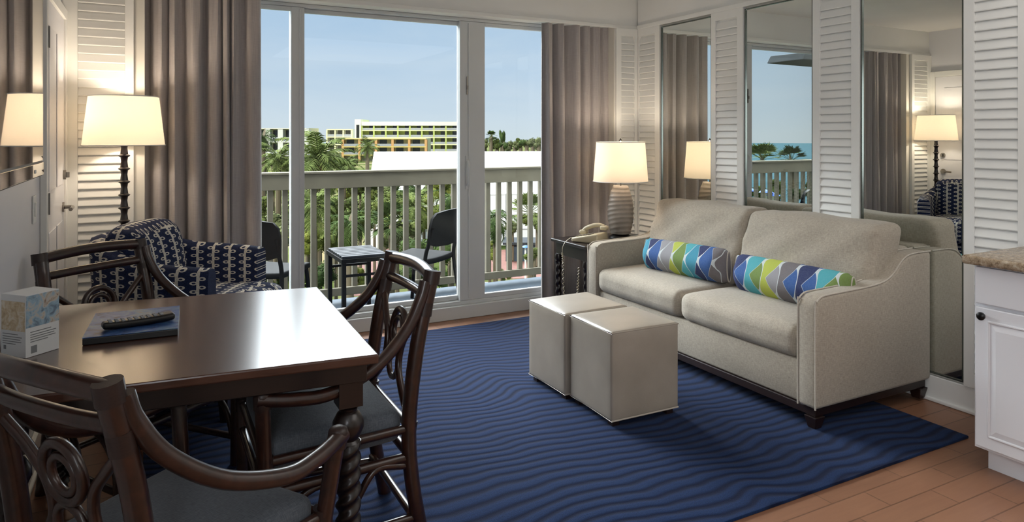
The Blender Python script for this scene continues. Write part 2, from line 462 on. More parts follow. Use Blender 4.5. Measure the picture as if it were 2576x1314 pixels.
# ------------------------------------------------------------------ room
XL, XR, YB, YF, ZC = -.44, 3.73, 4.74, -2.2, 2.60
YG = 4.97                                   # glass plane
struct(MB().box(XL-.1, XR+.1, YF-.1, YG+.06, -.08, 0), 'floor', M['floor'])
struct(MB().box(XL-.1, XR+.1, YF-.1, YG+.06, ZC, ZC+.1), 'ceiling', M['ceil'])
struct(MB().box(XR, XR+.1, YF-.1, YG+.06, 0, ZC), 'wall_right', M['wall'])
struct(MB().box(XL-.1, XL, YF-.1, YG+.06, 0, ZC), 'wall_left', M['cab'])
struct(MB().box(XL, XR, YF-.1, YF, 0, ZC), 'wall_front', M['wall'])
XPL, XPR = -.02, 3.47                       # ends of the solid back wall pieces
w = MB(); w.box(XL, XPL, YB, YG+.06, 0, 2.34); w.box(XPR, XR, YB, YG+.06, 0, 2.34)
struct(w, 'wall_back', M['wall'])
struct(MB().box(XL, XR, YB, YG+.06, 2.34, ZC), 'trim_1', M['white'])                       # header box over the door
struct(MB().box(XL, XR, YB-.014, YB-.0005, 2.325, 2.355), 'trim_2', M['white'], bevel=.004)
# right wall frieze above the mirrors + small moulding
struct(MB().box(XR-.018, XR-.0005, YF+.01, YB-.016, 2.345, ZC-.001), 'trim_3', M['white'])
struct(MB().box(XR-.032, XR-.019, YF+.01, YB-.016, 2.325, 2.36), 'trim_4', M['white'], bevel=.004)

def baseboard(name, x0, x1, y0, y1, sx, sy):
    o = struct(MB().box(x0, x1, y0, y1, .0005, .135), name, M['white'], bevel=.004)
    struct(MB().box(x0+(sx if sx < 0 else 0), x1+(sx if sx > 0 else 0), y0+(sy if sy < 0 else 0), y1, .0005, .02), 'shoe_moulding', M['white'], parent=o, bevel=.006)
baseboard('baseboard_right', XR-.022, XR-.0005, YF+.02, YB-.025, -.014, 0)
baseboard('baseboard_left', XL+.0005, XL+.02, YF+.02, 3.80, .012, 0)
baseboard('baseboard_back', XL+.03, -.03, YB-.02, YB-.0005, 0, -.012)

def louvre(name, P0, du, nrm, width, z0, z1, slat0, slat1, pitch=.0495):
    """louvred shutter panel: P0 base corner, du along the wall, nrm into the room"""
    P0 = Vector(P0); du = Vector(du); nr = Vector(nrm); up = Vector((0, 0, 1))
    def pt(a, b, c): return P0+du*a+nr*b+up*c
    def bx(mb, a0, a1, b0, b1, c0, c1):
        q = [(a0, b0), (a1, b0), (a1, b1), (a0, b1)]
        if du.cross(nr).z < 0: q = q[::-1]
        mb.hexa([pt(a, b, c0) for a, b in q], [pt(a, b, c1) for a, b in q])
    fr = MB(); t = .030
    bx(fr, 0, slat0, .0008, t, z0, z1); bx(fr, slat1, width, .0008, t, z0, z1)
    bx(fr, slat0, slat1, .0008, t, z0, z0+.07); bx(fr, slat0, slat1, .0008, t, z1-.06, z1)
    bx(fr, slat0, slat1, .0008, .006, z0+.07, z1-.06)
    o = struct(fr, name, M['white'])
    sl = MB(); z = z0+.075
    while z < z1-.06-pitch:
        # each slat leans out at its lower edge
        a0, a1 = slat0+.001, slat1-.001
        prof = [(.008, z+pitch+.004), (.013, z+pitch+.006), (.0285, z+.008), (.0275, z+.003), (.022, z+.002)]
        vs = [pt(a0, b, c) for b, c in prof]+[pt(a1, b, c) for b, c in prof]; k = len(prof)
        fs = [(i, (i+1) % k, k+(i+1) % k, k+i) for i in range(k)]+[tuple(range(k))[::-1], tuple(range(k, 2*k))]
        if du.cross(nr).z > 0: fs = [f[::-1] for f in fs]
        sl.add(vs, fs); z += pitch
    struct(sl, 'louvre_slats', M['white'], parent=o)
    return o
ZP0, ZP1 = .137, 2.325
# panels on the right wall (y decreasing along the wall = towards camera)
n_t = 5
for (ya, yb, sa_, sb_) in ((4.742, 4.43, 4.70, 4.49), (3.845, 3.535, 3.80, 3.59), (2.96, 2.64, 2.908, 2.69), (2.05, 1.76, 2.0, 1.80), (1.75, 1.45, 1.70, 1.50)):
    yy = min(ya, YB-.016)
    louvre('trim_%d' % n_t, (XR, yy, 0), (0, -1, 0), (-1, 0, 0), yy-yb, ZP0, ZP1, yy-sa_, yy-sb_); n_t += 1
# panels on the back wall
louvre('trim_%d' % n_t, (XL+.002, YB, 0), (1, 0, 0), (0, -1, 0), .36, ZP0, ZP1, .075, .315); n_t += 1
louvre('trim_%d' % n_t, (3.475, YB, 0), (1, 0, 0), (0, -1, 0), .22, ZP0, ZP1, .05, .19); n_t += 1
# wall mirrors
for (ya, yb, lb) in ((4.425, 3.85, 'tall wall mirror nearest the corner, reflecting the grey curtain and table lamp shade'),
                     (3.53, 2.965, 'middle wall mirror behind the sofa, reflecting sky, sea and balcony railing'),
                     (2.635, 2.055, 'tall wall mirror nearest the kitchen cabinet, reflecting the floor lamp and patterned armchair')):
    t = thing('wall_mirror', lb, 'mirror', (XR, (ya+yb)/2, ZP0+.01), 0, 'tall mirrors between the louvred panels'); h = (ya-yb)/2-.002
    z1 = 2.31-ZP0-.01
    MB().box(-.012, -.002, -h+.007, h-.007, .007, z1-.007).build('mirror_glass', M['mirror'], t)
    f = MB(); f.box(-.020, -.001, h-.007, h, 0, z1); f.box(-.020, -.001, -h, -h+.007, 0, z1)
    f.box(-.020, -.001, -h+.007, h-.007, 0, .007); f.box(-.020, -.001, -h+.007, h-.007, z1-.007, z1)
    f.build('mirror_frame', M['mirroredge'], t)

# ------------------------------------------------------------------ sliding door
fr = MB()
X0, X1 = XPL+.002, XPR-.002
fr.box(X0, X1, 4.90, 5.03, .0005, .10); fr.box(X0, X1, 4.935, 5.03, .10, .13)
fr.box(X0, X1, 4.93, 5.03, 2.315, 2.339)
fr.box(X0, X0+.05, 4.93, 5.03, .13, 2.315); fr.box(X1-.05, X1, 4.93, 5.03, .13, 2.315)
door = struct(fr, 'door_1', M['frame'], bevel=.004)
def sash(x0, x1, y, sl, sr, nm):
    s_ = MB(); s_.box(x0, x0+sl, y-.018, y+.018, .131, 2.314); s_.box(x1-sr, x1, y-.018, y+.018, .131, 2.314)
    s_.box(x0+sl, x1-sr, y-.018, y+.018, .131, .165); s_.box(x0+sl, x1-sr, y-.018, y+.018, 2.285, 2.314)
    for xx in (x0+sl*.35, x1-sr*.35): s_.box(xx-.006, xx+.006, y-.024, y-.018, .15, 2.30)
    o = struct(s_, nm, M['frame'], parent=door, bevel=.003)
    struct(MB().box(x0+sl, x1-sr, y-.003, y+.003, .165, 2.285), 'window_pane', M['glass'], parent=o)
    return o
sash(X0+.052, .965, 4.955, .06, .09, 'sliding_panel')
sash(.875, 2.262, 5.0, .095, .11, 'fixed_panel')
rp = sash(2.145, X1-.052, 4.955, .215, .06, 'sliding_panel')
hd = MB(); hx, hy = 2.205, 4.937
hd.box(hx-.014, hx+.014, hy-.006, hy, 1.0, 1.26)
hd.tube(smoothpath([(hx, hy-.004, 1.23), (hx-.004, hy-.035, 1.205), (hx-.006, hy-.045, 1.13), (hx-.004, hy-.035, 1.055), (hx, hy-.004, 1.03)], 5), .008, 8)
struct(hd, 'door_handle', M['frame'], parent=rp, smooth=True)
lk = MB(); lk.box(hx-.006, hx+.006, hy-.008, hy, 1.74, 1.88); lk.box(hx-.004, hx+.004, hy-.02, hy-.008, 1.78, 1.81)
struct(lk, 'door_latch', M['nickel'], parent=rp)

# ------------------------------------------------------------------ curtains
def curtain(x0, x1, yc, z0, z1, folds, amp, label, seed):
    rnd = random.Random(seed); nx = folds*14; nz = 16; vs = []; fs = []
    wd = [rnd.uniform(.45, 1.6) for _ in range(folds)]; tot_ = sum(wd); cum = [0]
    for q in wd: cum.append(cum[-1]+q/tot_)
    am = [rnd.uniform(.6, 1.2) for _ in range(folds+2)]; sk = [rnd.uniform(-.5, .5) for _ in range(folds+2)]
    for side in (0, 1):
        for j in range(nz+1):
            t = j/nz; z = z0+(z1-z0)*t
            for i in range(nx+1):
                u = i/nx; k = u*folds; ki = min(int(k), folds-1); kf = k-ki
                x = x0+(x1-x0)*(cum[ki]+(cum[ki+1]-cum[ki])*kf)
                a = am[ki]*(1-kf)+am[ki+1]*kf; sq = sk[ki]*(1-kf)+sk[ki+1]*kf
                w_ = math.sin(TAU*k+sq*math.sin(TAU*k)); w_ = math.copysign(abs(w_)**.8, w_)
                y = yc+amp*a*(.6+.4*(1-t))*w_+.12*amp*math.sin(TAU*k*3+ki*1.7)*t*t+.2*amp*math.sin(5*u*TAU+2.5*t)
                x += .010*math.sin(TAU*k+1.2)+.014*(1-t)*math.sin(2.1*ki+k*.8)
                x = max(x0-.015, min(x1+.015, x))
                vs.append((x, y+side*.004, z))
    N = (nx+1)*(nz+1)
    for s_ in (0, 1):
        for j in range(nz):
            for i in range(nx):
                a = s_*N+j*(nx+1)+i; q = (a, a+1, a+nx+2, a+nx+1); fs.append(q if s_ == 0 else q[::-1])
    for j in range(nz):
        for i in (0, nx):
            a = j*(nx+1)+i; b = a+nx+1; fs.append((a, b, b+N, a+N) if i == 0 else (b, a, a+N, b+N))
    for i in range(nx):
        for j in (0, nz):
            a = j*(nx+1)+i; fs.append((a+1, a, a+N, a+1+N) if j == 0 else (a, a+1, a+1+N, a+N))
    m = MB(); m.add(vs, fs); o = m.build('curtain', M['curtain'], smooth=True); return tag(o, label, 'curtain', 'taupe pleated curtains')
curtain(-.095, .652, 4.83, .012, 2.335, 8, .056, 'long taupe pleated curtain behind the floor lamp and armchair', 3)
curtain(2.815, 3.485, 4.83, .012, 2.335, 6, .054, 'long taupe pleated curtain behind the telephone table', 11)

# ------------------------------------------------------------------ rug
g = MB().box(0, 3.42, 0, 2.83, 0, .012)
o = g.build('area_rug', M['rug'], bevel=.003); o.location = (-.02, 1.86, .0005)
tag(o, 'large dark blue area rug with wavy relief lines under the sofa and ottomans', 'rug')

# ------------------------------------------------------------------ sofa
SX, SY = 2.80, 2.22                        # front-right (towards camera) corner; sofa faces -x, spans +y
SW, SD = 1.93, .91
def make_sofa():
    t = thing('loveseat_sofa', 'beige linen two-seat sofa with sloped arms and dark wood base', 'sofa', (SX, SY, .0125))
    L = M['linen']
    # local: x depth (0 front .. SD back), y along
    armw = .112
    def armprof():
        pts = [(.0, .10), (.0, .575), (.012, .612), (.045, .634), (.10, .640), (.30, .645), (.45, .652), (.54, .668), (.60, .70), (.65, .745), (.70, .775), (.76, .786), (.85, .788), (SD, .788), (SD, .10)]
        return pts
    for k, y0 in enumerate((0, SW-armw)):
        pr = armprof(); m = MB(); n = len(pr)
        vs = [(x, y0, z) for x, z in pr]+[(x, y0+armw, z) for x, z in pr]
        m.add(vs, [tuple(range(n))[::-1] if False else tuple(range(n)), tuple(range(n, 2*n))[::-1]]+[(i, n+i, n+(i+1) % n, (i+1) % n) for i in range(n)])
        a = m.build('arm', L, t, bevel=.02, smooth=True, bseg=3)
        bm = bmesh.new(); bm.from_mesh(a.data); bmesh.ops.recalc_face_normals(bm, faces=bm.faces); bm.to_mesh(a.data); bm.free()
        for yy in (y0+.006, y0+armw-.006):
            p = [(x-.0 if x > 0 else .002, yy, z) for x, z in pr[:-1]]
            MB().tube(smoothpath(p, 3), .0045, 6).build('piping', M['piping'], a, smooth=True)
    MB().box(.025, SD-.02, armw, SW-armw, .10, .305).build('seat_base', L, t, bevel=.012, smooth=True)
    MB().box(SD-.16, SD-.01, armw, SW-armw, .34, .80).build('back_frame', L, t, bevel=.02, smooth=True)
    mid = SW/2
    for y0, y1 in ((armw+.003, mid-.002), (mid+.002, SW-armw-.003)):
        rnd = random.Random(int(y0*100))
        def fn(p, a):
            w = .5*(1-abs(a[1])**3)
            if a[0] < -.6: p.z -= .006*math.sin(a[1]*26+a[0]*3)*(1 if a[2] > -.5 else 0)*.4; p.x += .002*math.sin(a[1]*70)
            return p
        c = MB().soft(.0, .66, y0, y1, .307, .470, .055, (.012, .0, .018), 16, fn).build('seat_cushion', L, t, smooth=True)
    for i, (y0, y1) in enumerate(((armw-.04, mid-.0), (mid+.0, SW-armw+.035))):
        def fn(p, a, i=i):
            lean = (p.z+.24)*.30
            p.x += lean
            wr = math.sin(a[1]*9+a[2]*7+i*2)*.005+math.sin(a[1]*21-a[2]*13)*.003+math.sin(a[1]*4-a[2]*5+1)*.006
            if a[0] < 0: p.x += wr
            p.z += math.sin(a[1]*6+i)*.005*(1 if a[2] > 0 else 0)
            return p
        MB().soft(.43, .66, y0, y1, .455, .93, .045, (.05, .006, .014), 18, fn).build('back_cushion', L, t, smooth=True)
    MB().box(.02, SD-.02, .02, SW-.02, .058, .0995).build('wood_base', M['darkwood'], t, bevel=.004)
    for x in (.012, SD-.08):
        for y in (.012, SW-.08):
            b = [(x+.008, y+.008, 0), (x+.052, y+.008, 0), (x+.052, y+.052, 0), (x+.008, y+.052, 0)]
            q = [(x-.004, y-.004, .0575), (x+.064, y-.004, .0575), (x+.064, y+.064, .0575), (x-.004, y+.064, .0575)]
            MB().hexa(b, q).build('leg', M['darkwood'], t, bevel=.003)
    return t
make_sofa()

# bolster pillows
def bolster(label, loc, length, mat, rot, rad=.092):
    n, m_ = 40, 48; vs = []; fs = []; uv = {}
    for i in range(n+1):
        s_ = i/n; e = min(s_, 1-s_)*length
        x = (s_-.5)*length
        rr = rad*min(1, (e/.035)**.5*.35+.65) if e < .035 else rad*(1+.03*math.sin(s_*PI))
        rr = max(rr, rad*.9)
        for k in range(m_):
            a = TAU*k/m_; sq = 1+.05*math.cos(4*a)
            ear = 1+.13*(max(0, math.cos(2*(a-.8)))**6)*max(0, 1-e/.05)
            pin = min(1, .22+(e/.075)**.55*.78) if e < .075 else 1
            vs.append((x, rr*sq*ear*math.cos(a)*.95*pin, rr*sq*ear*math.sin(a)))
    for i in range(n):
        for k in range(m_): fs.append((i*m_+k, (i+1)*m_+k, (i+1)*m_+(k+1) % m_, i*m_+(k+1) % m_))
    ns = len(fs)
    fs.append(tuple(range(m_))); fs.append(tuple(n*m_+k for k in range(m_))[::-1])
    mb = MB(); mb.add(vs, fs)
    def uvf(q, p):
        a = math.atan2(q.z, q.y)/TAU % 1.0
        ca_ = math.atan2(p.center.z, p.center.y)/TAU % 1.0
        if a-ca_ > .5: a -= 1
        if ca_-a > .5: a += 1
        return (q.x/length+.5, a)
    o = mb.build('bolster_pillow', mat, uvfn=uvf, smooth=True)
    bm = bmesh.new(); bm.from_mesh(o.data); bmesh.ops.recalc_face_normals(bm, faces=bm.faces); bm.to_mesh(o.data); bm.free()
    o.location = loc; o.rotation_euler = rot
    tag(o, label, 'pillow', 'leaf print bolster pillows')
    w = MB()
    for sx in (-1, 1):
        w.tube([(sx*(length/2), rad*.92*.22*math.cos(TAU*k/32), rad*.92*math.sin(TAU*k/32)) for k in range(32)], .0035, 6, closed=True)
    buildall(w, 'welt', M['piping'], o, smooth=True)
    return o
bolster('leaf print bolster pillow with grey end, on the far seat cushion', (3.14, 3.50, .600), .70, M['leafA'], (0, R(-1), R(-83)), .102)
bolster('leaf print bolster pillow with green end, on the near seat cushion', (3.165, 2.675, .600), .79, M['leafB'], (0, R(-1), R(-91)), .104)

# ------------------------------------------------------------------ ottomans
def make_ottoman():
    t = thing('cube_ottoman', 'taupe leather cube ottoman nearest the camera, on the blue rug in front of the sofa', 'ottoman', (2.172, 2.888, .0125), R(-1), 'taupe leather cube ottomans')
    h = .205
    body = MB().soft(-h, h, -.192, .192, .03, .462, .014, (.003, .003, .008), 12).build('body', M['leather'], t, smooth=True)
    for nm, z in (('welt', .034),):
        MB().tube([(-h+.003, -.189, z), (h-.003, -.189, z), (h-.003, .189, z), (-h+.003, .189, z)], .0045, 6, closed=True).build(nm, M['seam'], body, smooth=True)
    MB().tube([(-h+.002, -.190, .455), (h-.002, -.190, .455), (h-.002, .190, .455), (-h+.002, .190, .455)], .0035, 6, closed=True).build('top_seam', M['leather'], body, smooth=True)
    for x in (-1, 1):
        for y in (-1, 1):
            MB().box(x*.165-.02, x*.165+.02, y*.15-.02, y*.15+.02, 0, .0295).build('foot', M['darkwood'], t)
    return t
ot = make_ottoman()
dup(ot, 'taupe leather cube ottoman standing behind the other one, nearer the glass door', loc=(2.150, 3.290, .0125), rz=R(1))

# ------------------------------------------------------------------ end table, lamp, phone
def rope_leg(mb, x, y, z0, z1, r=.028, seg=24, n=60, twist=5, lobes=2):
    prof = [(r, z0+(z1-z0)*i/n) for i in range(n+1)]
    def fr(rr, z, a): return rr*(1+.16*math.cos(lobes*a-(z-z0)/(z1-z0)*TAU*twist))
    mb.lathe(prof, seg, (x, y), True, fr)
TX0, TX1, TY0, TY1, TZ = 2.80, 3.52, 4.175, 4.66, .615
t = thing('end_table', 'dark wood end table with turned legs between the sofa and the curtain', 'side table', ((TX0+TX1)/2, (TY0+TY1)/2, 0)); t.location.z = .0
a, b = (TX1-TX0)/2, (TY1-TY0)/2
MB().box(-a, a, -b, b, TZ-.025, TZ).build('table_top', M['espresso'], t, bevel=.006)
MB().box(-a+.03, a-.03, -b+.03, b-.03, TZ-.12, TZ-.0255).build('apron', M['espresso'], t, bevel=.003)
MB().box(-a+.04, a-.04, -b+.04, b-.04, .12, .14).build('shelf', M['espresso'], t, bevel=.003)
for sx in (-1, 1):
    for sy in (-1, 1):
        m = MB(); x, y = sx*(a-.045), sy*(b-.045)
        zf = .0135 if sy < 0 or True else 0
        m.lathe([(.014, zf), (.024, zf+.04), (.03, .09), (.03, .119)], 20, (x, y)); rope_leg(m, x, y, .141, .44, .022); m.lathe([(.022, .44), (.034, .46), (.024, .494)], 20, (x, y))
        m.build('leg', M['espresso'], t, smooth=True)
# table lamp
lx, ly = 3.255, 4.36
t = thing('table_lamp', 'lit table lamp with carved taupe ceramic body and white drum shade on the end table', 'lamp', (lx, ly, TZ+.0005))
MB().lathe([(.09, 0), (.094, .008), (.09, .02), (.066, .034), (.06, .042)], 32).build('base', M['knob'], t, smooth=True)
pr = []
for i in range(60):
    s_ = i/59; r = .066+.034*math.sin(PI*(s_*.88+.10))-.012*(s_**6); pr.append((r, .0425+s_*.37))
def carve(r, z, a):
    w_ = math.sin(TAU*z/.036+5.0*math.sin(a+.2)*math.sin(PI*z/.42+.4)); return r*(1+.035*max(-.3, w_)*(1 if z > .06 else 0))
MB().lathe(pr, 64, fr=carve).build('body', M['ceramic'], t, smooth=True)
m = MB(); m.tube([(0, 0, .41), (0, 0, .755)], .006, 8); m.lathe([(.004, .75), (.014, .762), (.006, .775), (.002, .782)], 12); m.build('finial_rod', M['nickel'], t, smooth=True)
def shade(parent, r0, r1, z0, z1, zb):
    m = MB(); pr = [(r0, z0), (r1, z1)]
    n = 10; out = [(r0+(r1-r0)*i/n, z0+(z1-z0)*i/n) for i in range(n+1)]
    inn = [(r-.003, z) for r, z in out[::-1]]
    m.lathe(out+inn+[out[0]], 64, cap=False)
    o = m.build('lamp_shade', M['shade'], parent, smooth=True)
    w = MB()
    for r, z in ((r0+.001, z0+.003), (r1+.001, z1-.003)):
        w.tube([(r*math.cos(TAU*k/48), r*math.sin(TAU*k/48), z) for k in range(48)], .003, 6, closed=True)
    for k in range(3):
        a = TAU*k/3+.3; w.tube([(0, 0, z1-.012), ((r1-.003)*math.cos(a), (r1-.003)*math.sin(a), z1-.012)], .002, 5)
    buildall(w, 'shade_trim', M['paper'], o, smooth=True)
    return o
shade(t, .212, .188, .445, .755, .6)
def bulb(parent, z, energy, col=(1, .84, .66), dx=0, dy=0):
    m = MB(); m.lathe([(.012, z-.06), (.013, z-.035), (.028, z-.005), (.03, z+.01), (.02, z+.035), (.003, z+.042)], 16, (dx, dy))
    mt = bpy.data.materials.get('lit_bulb')
    if not mt:
        mt = bpy.data.materials.new('lit_bulb'); mt.use_nodes = True; b_ = mt.node_tree.nodes['Principled BSDF']
        b_.inputs['Emission Color'].default_value = (1, .8, .55, 1); b_.inputs['Emission Strength'].default_value = 6
    m.build('light_bulb', mt, parent, smooth=True)
    l = bpy.data.lights.new('bulb_light', 'POINT'); l.energy = energy; l.color = col; l.shadow_soft_size = .045
    o = bpy.data.objects.new('bulb_light', l); COL.objects.link(o); o.location = (dx, dy, z+.07); o.parent = parent
bulb(t, .59, 9)

# telephone
px, py = 2.965, 4.36
t = thing('telephone', 'beige desk telephone with coiled cord on the end table', 'telephone', (px, py, TZ+.0005), R(-150))
m = MB(); q = [(-.095, -.11), (.095, -.11), (.095, .11), (-.095, .11)]
m.hexa([(x, y, 0) for x, y in q], [(x, y, .03 if y < 0 else .075) for x, y in q]); m.build('phone_base', M['phone'], t, bevel=.012, smooth=True, bseg=3)
m = MB(); path = smoothpath([(-.072, -.09, .062), (-.072, -.06, .088), (-.072, 0, .112), (-.072, .05, .118), (-.072, .085, .108)], 5)
m.tube(path, .017, 12); m.soft(-.1, -.044, -.115, -.055, .040, .076, .016, n=4); m.soft(-.1, -.044, .06, .118, .082, .118, .016, n=4)
m.build('handset', M['phone'], t, smooth=True)
m = MB()
for i in range(3):
    for j in range(4):
        x = .0+i*.028; y = -.07+j*.032; z = .03+.045*((y+.11)/.22)+.0
        m.box(x-.009, x+.009, y-.009, y+.009, z-.004, z+.008)
m.build('keypad', M['phonedark'], t, bevel=.002)
# coiled cord drops over the table edge (local coordinates of the phone)
inv = Matrix.Rotation(R(150), 3, 'Z')
pts = []
tot = 30
base_pts = smoothpath([(px-.10, 4.42, TZ+.03), (2.83, 4.44, TZ+.018), (2.775, 4.44, TZ-.04), (2.772, 4.43, .45), (2.772, 4.40, .16), (2.785, 4.30, .10), (2.772, 4.24, .24), (2.772, 4.215, .46)], 8)
n_c = 620
for i in range(n_c):
    f = i/(n_c-1)*(len(base_pts)-1.001); k = int(f); p = base_pts[k].lerp(base_pts[k+1], f-k)
    a = i*TAU/9; coil = .0065 if p.z < .53 else .0
    q = p+Vector((math.cos(a)*coil*.8, math.sin(a)*coil, 0)); q = inv@(q-Vector((px, py, TZ+.0005))); pts.append(q)
MB().tube(pts, .0022, 5).build('coiled_cord', M['phone'], t, smooth=True)

# ------------------------------------------------------------------ floor lamp
t = thing('floor_lamp', 'lit floor lamp with white shade and dark bamboo-style pole behind the armchair', 'lamp', (-.121, 4.472, .0))
MB().lathe([(.14, .0005), (.145, .012), (.12, .026), (.03, .04), (.02, .055)], 36).build('base', M['espresso'], t, smooth=True)
pr = [(.02, .055)]; z = .06
while z < 1.33:
    pr += [(.019, z+.006), (.016, z+.03), (.019, z+.052), (.030, z+.060), (.030, z+.064), (.02, z+.070)]; z += .074
MB().lathe(pr, 24).build('pole', M['espresso'], t, smooth=True)
m = MB(); m.tube([(0, 0, 1.33), (0, 0, 1.632)], .005, 8); m.build('stem', M['nickel'], t, smooth=True)
shade(t, .207, .176, 1.362, 1.642, 1.5)
bulb(t, 1.47, 11, dx=-.05)

# ------------------------------------------------------------------ armchair
def make_armchair():
    t = thing('armchair', 'armchair in navy and cream chain pattern fabric in front of the left curtain', 'armchair', (.185, 4.02, .0005), R(-28))
    C_ = M['chain']
    # faces +x locally. shell: U path from arm front round the back
    W, Dp = .325, .33
    path = []
    n = 36
    pts = smoothpath([(.27, -W, 0), (.12, -W-.01, 0), (-.08, -W+.005, 0), (-.25, -W+.08, 0), (-.335, -.12, 0), (-.345, 0, 0), (-.335, .12, 0), (-.25, W-.08, 0), (-.08, W-.005, 0), (.12, W+.01, 0), (.27, W, 0)], 5)
    N = len(pts); th = .055
    rings = []
    for i, p in enumerate(pts):
        tg = (pts[min(i+1, N-1)]-pts[max(i-1, 0)]).normalized(); nr = Vector((-tg.y, tg.x, 0))   # points inwards or outwards
        if nr.dot(-p) < 0: nr = -nr
        s_ = abs(i/(N-1)-.5)*2
        k = min(1, max(0, (s_-.22)/.40)); k = k*k*(3-2*k)
        top = .915*(1-k)+(.85-.07*s_)*k
        lean = -.05*(1-k)
        prof = []
        for (a, zf) in ((th, .14), (th, top-.04), (th*.75, top-.012), (0, top), (-th*.75, top-.012), (-th, top-.04), (-th, .14)):
            q = p+nr*a; q.z = zf
            if zf > .3: q.x += lean*((zf-.3)/.6)
            prof.append(q)
        rings.append(prof)
    vs = [q for pr_ in rings for q in pr_]; k = 7
    fs = [(i*k+j, i*k+(j+1) % k, (i+1)*k+(j+1) % k, (i+1)*k+j) for i in range(N-1) for j in range(k)]
    fs += [tuple(range(k))[::-1], tuple((N-1)*k+j for j in range(k))]
    m = MB(); m.add(vs, fs)
    L_ = [0]
    for i in range(1, N): L_.append(L_[-1]+(pts[i]-pts[i-1]).length)
    o = m.build('shell', C_, t, smooth=True)
    me = o.data; uv = me.uv_layers[0].data
    for p in me.polygons:
        for li in p.loop_indices:
            vi = me.loops[li].vertex_index; uv[li].uv = (L_[vi//k], me.vertices[vi].co.z)
    bm = bmesh.new(); bm.from_mesh(me); bmesh.ops.recalc_face_normals(bm, faces=bm.faces); bm.to_mesh(me); bm.free()
    MB().box(-.24, .34, -W+.058, W-.058, .14, .38).build('seat_deck', C_, t, bevel=.02, smooth=True)
    def fn(p, a):
        p.z += .006*math.sin(a[0]*7)*math.sin(a[1]*6)+.012*(1 if a[0] > .7 else 0)*math.sin(a[1]*14); return p
    MB().soft(-.25, .43, -W+.06, W-.06, .382, .595, .06, (.012, .0, .02), 14, fn).build('seat_cushion', C_, t, smooth=True)
    def fn2(p, a):
        p.x -= (p.z+.2)*.16; p.x += .01*math.sin(a[1]*5); return p
    MB().soft(-.27, -.08, -W+.07, W-.07, .54, .95, .075, (.03, 0, .02), 14, fn2).build('back_cushion', C_, t, smooth=True)
    for x in (-.22, .30):
        for y in (-.25, .25):
            MB().hexa([(x-.015, y-.015, 0), (x+.015, y-.015, 0), (x+.015, y+.015, 0), (x-.015, y+.015, 0)], [(x-.025, y-.025, .139), (x+.025, y-.025, .139), (x+.025, y+.025, .139), (x-.025, y+.025, .139)]).build('leg', M['espresso'], t)
    return t
make_armchair()

# ------------------------------------------------------------------ dining table
TB = [(-.40, 2.125), (.615, 2.025), (.652, 3.055), (-.375, 3.20)]      # corners
tz = .76
t = thing('dining_table', 'dark lacquered square dining table with rope-turned legs', 'table', (.12, 2.6, .0))
off = Vector((.12, 2.6, 0)); C0 = Vector((.12, 2.6))
def inset(k): 
    return [Vector(p)+(C0-Vector(p)).normalized()*k*1.414 for p in TB]
def slab(k, z0, z1):
    q = [(p.x-.12, p.y-2.6) for p in inset(k)]; return MB().hexa([(x, y, z0) for x, y in q], [(x, y, z1) for x, y in q])
slab(0, tz-.028, tz).build('table_top', M['tabletop'], t, bevel=.005, smooth=False)
slab(.03, tz-.088, tz-.0285).build('apron', M['espresso'], t, bevel=.003)
for i, p in enumerate(inset(.078)):
    m = MB(); x, y = p.x-.12, p.y-2.6; zf = .013 if p.x > -.02 else .0005
    m.box(x-.036, x+.036, y-.036, y+.036, tz-.165, tz-.0885)
    m.lathe([(.020, tz-.1655), (.030, tz-.175), (.026, tz-.185), (.034, tz-.19), (.047, tz-.215), (.048, tz-.235), (.036, tz-.262), (.030, tz-.272), (.037, tz-.28)][::-1], 24, (x, y))
    rope_leg(m, x, y, .10, tz-.28, .034, twist=8)
    m.lathe([(.02, zf), (.03, zf+.02), (.038, .07), (.03, .10)], 24, (x, y))
    m.build('leg', M['espresso'], t, smooth=True)

# things on the table
o = thing('guest_folder', 'dark blue guest folder with a beach photo cover lying on the dining table', 'folder', (-.04, 2.695, tz+.0005), R(-3))
MB().box(-.135, .135, -.165, .165, 0, .022).build('pages', M['black'], o, bevel=.003)
MB().box(-.135, .135, -.165, .165, .0225, .025).build('cover', M['cover'], o)
o = thing('remote_control', 'black television remote lying on the blue folder', 'remote', (-.028, 2.622, tz+.0265), R(12))
def fnr(p, a): p.y *= 1+.18*a[0]; p.z += .004*a[0]**2; return p
MB().soft(-.108, .108, -.024, .024, 0, .024, .010, n=8, fn=fnr).build('body', M['black'], o, smooth=True)
m = MB()
for i in range(9):
    for j in range(3):
        x = -.085+i*.019; y = -.013+j*.013; m.box(x-.005, x+.005, y-.004, y+.004, .022+.004*(x/.108)**2, .0275+.004*(x/.108)**2)
m.build('buttons', M['ink'], o, bevel=.001)
# card box
o = thing('table_sign_box', 'white four-sided table sign box with food and beach photos near the wall', 'sign', (-.318, 2.545, tz+.0005), R(-45-2))
bw, bh = .052, .185
MB().box(-bw, bw, -bw, bw, 0, bh).build('card_body', M['paper'], o, bevel=.001)
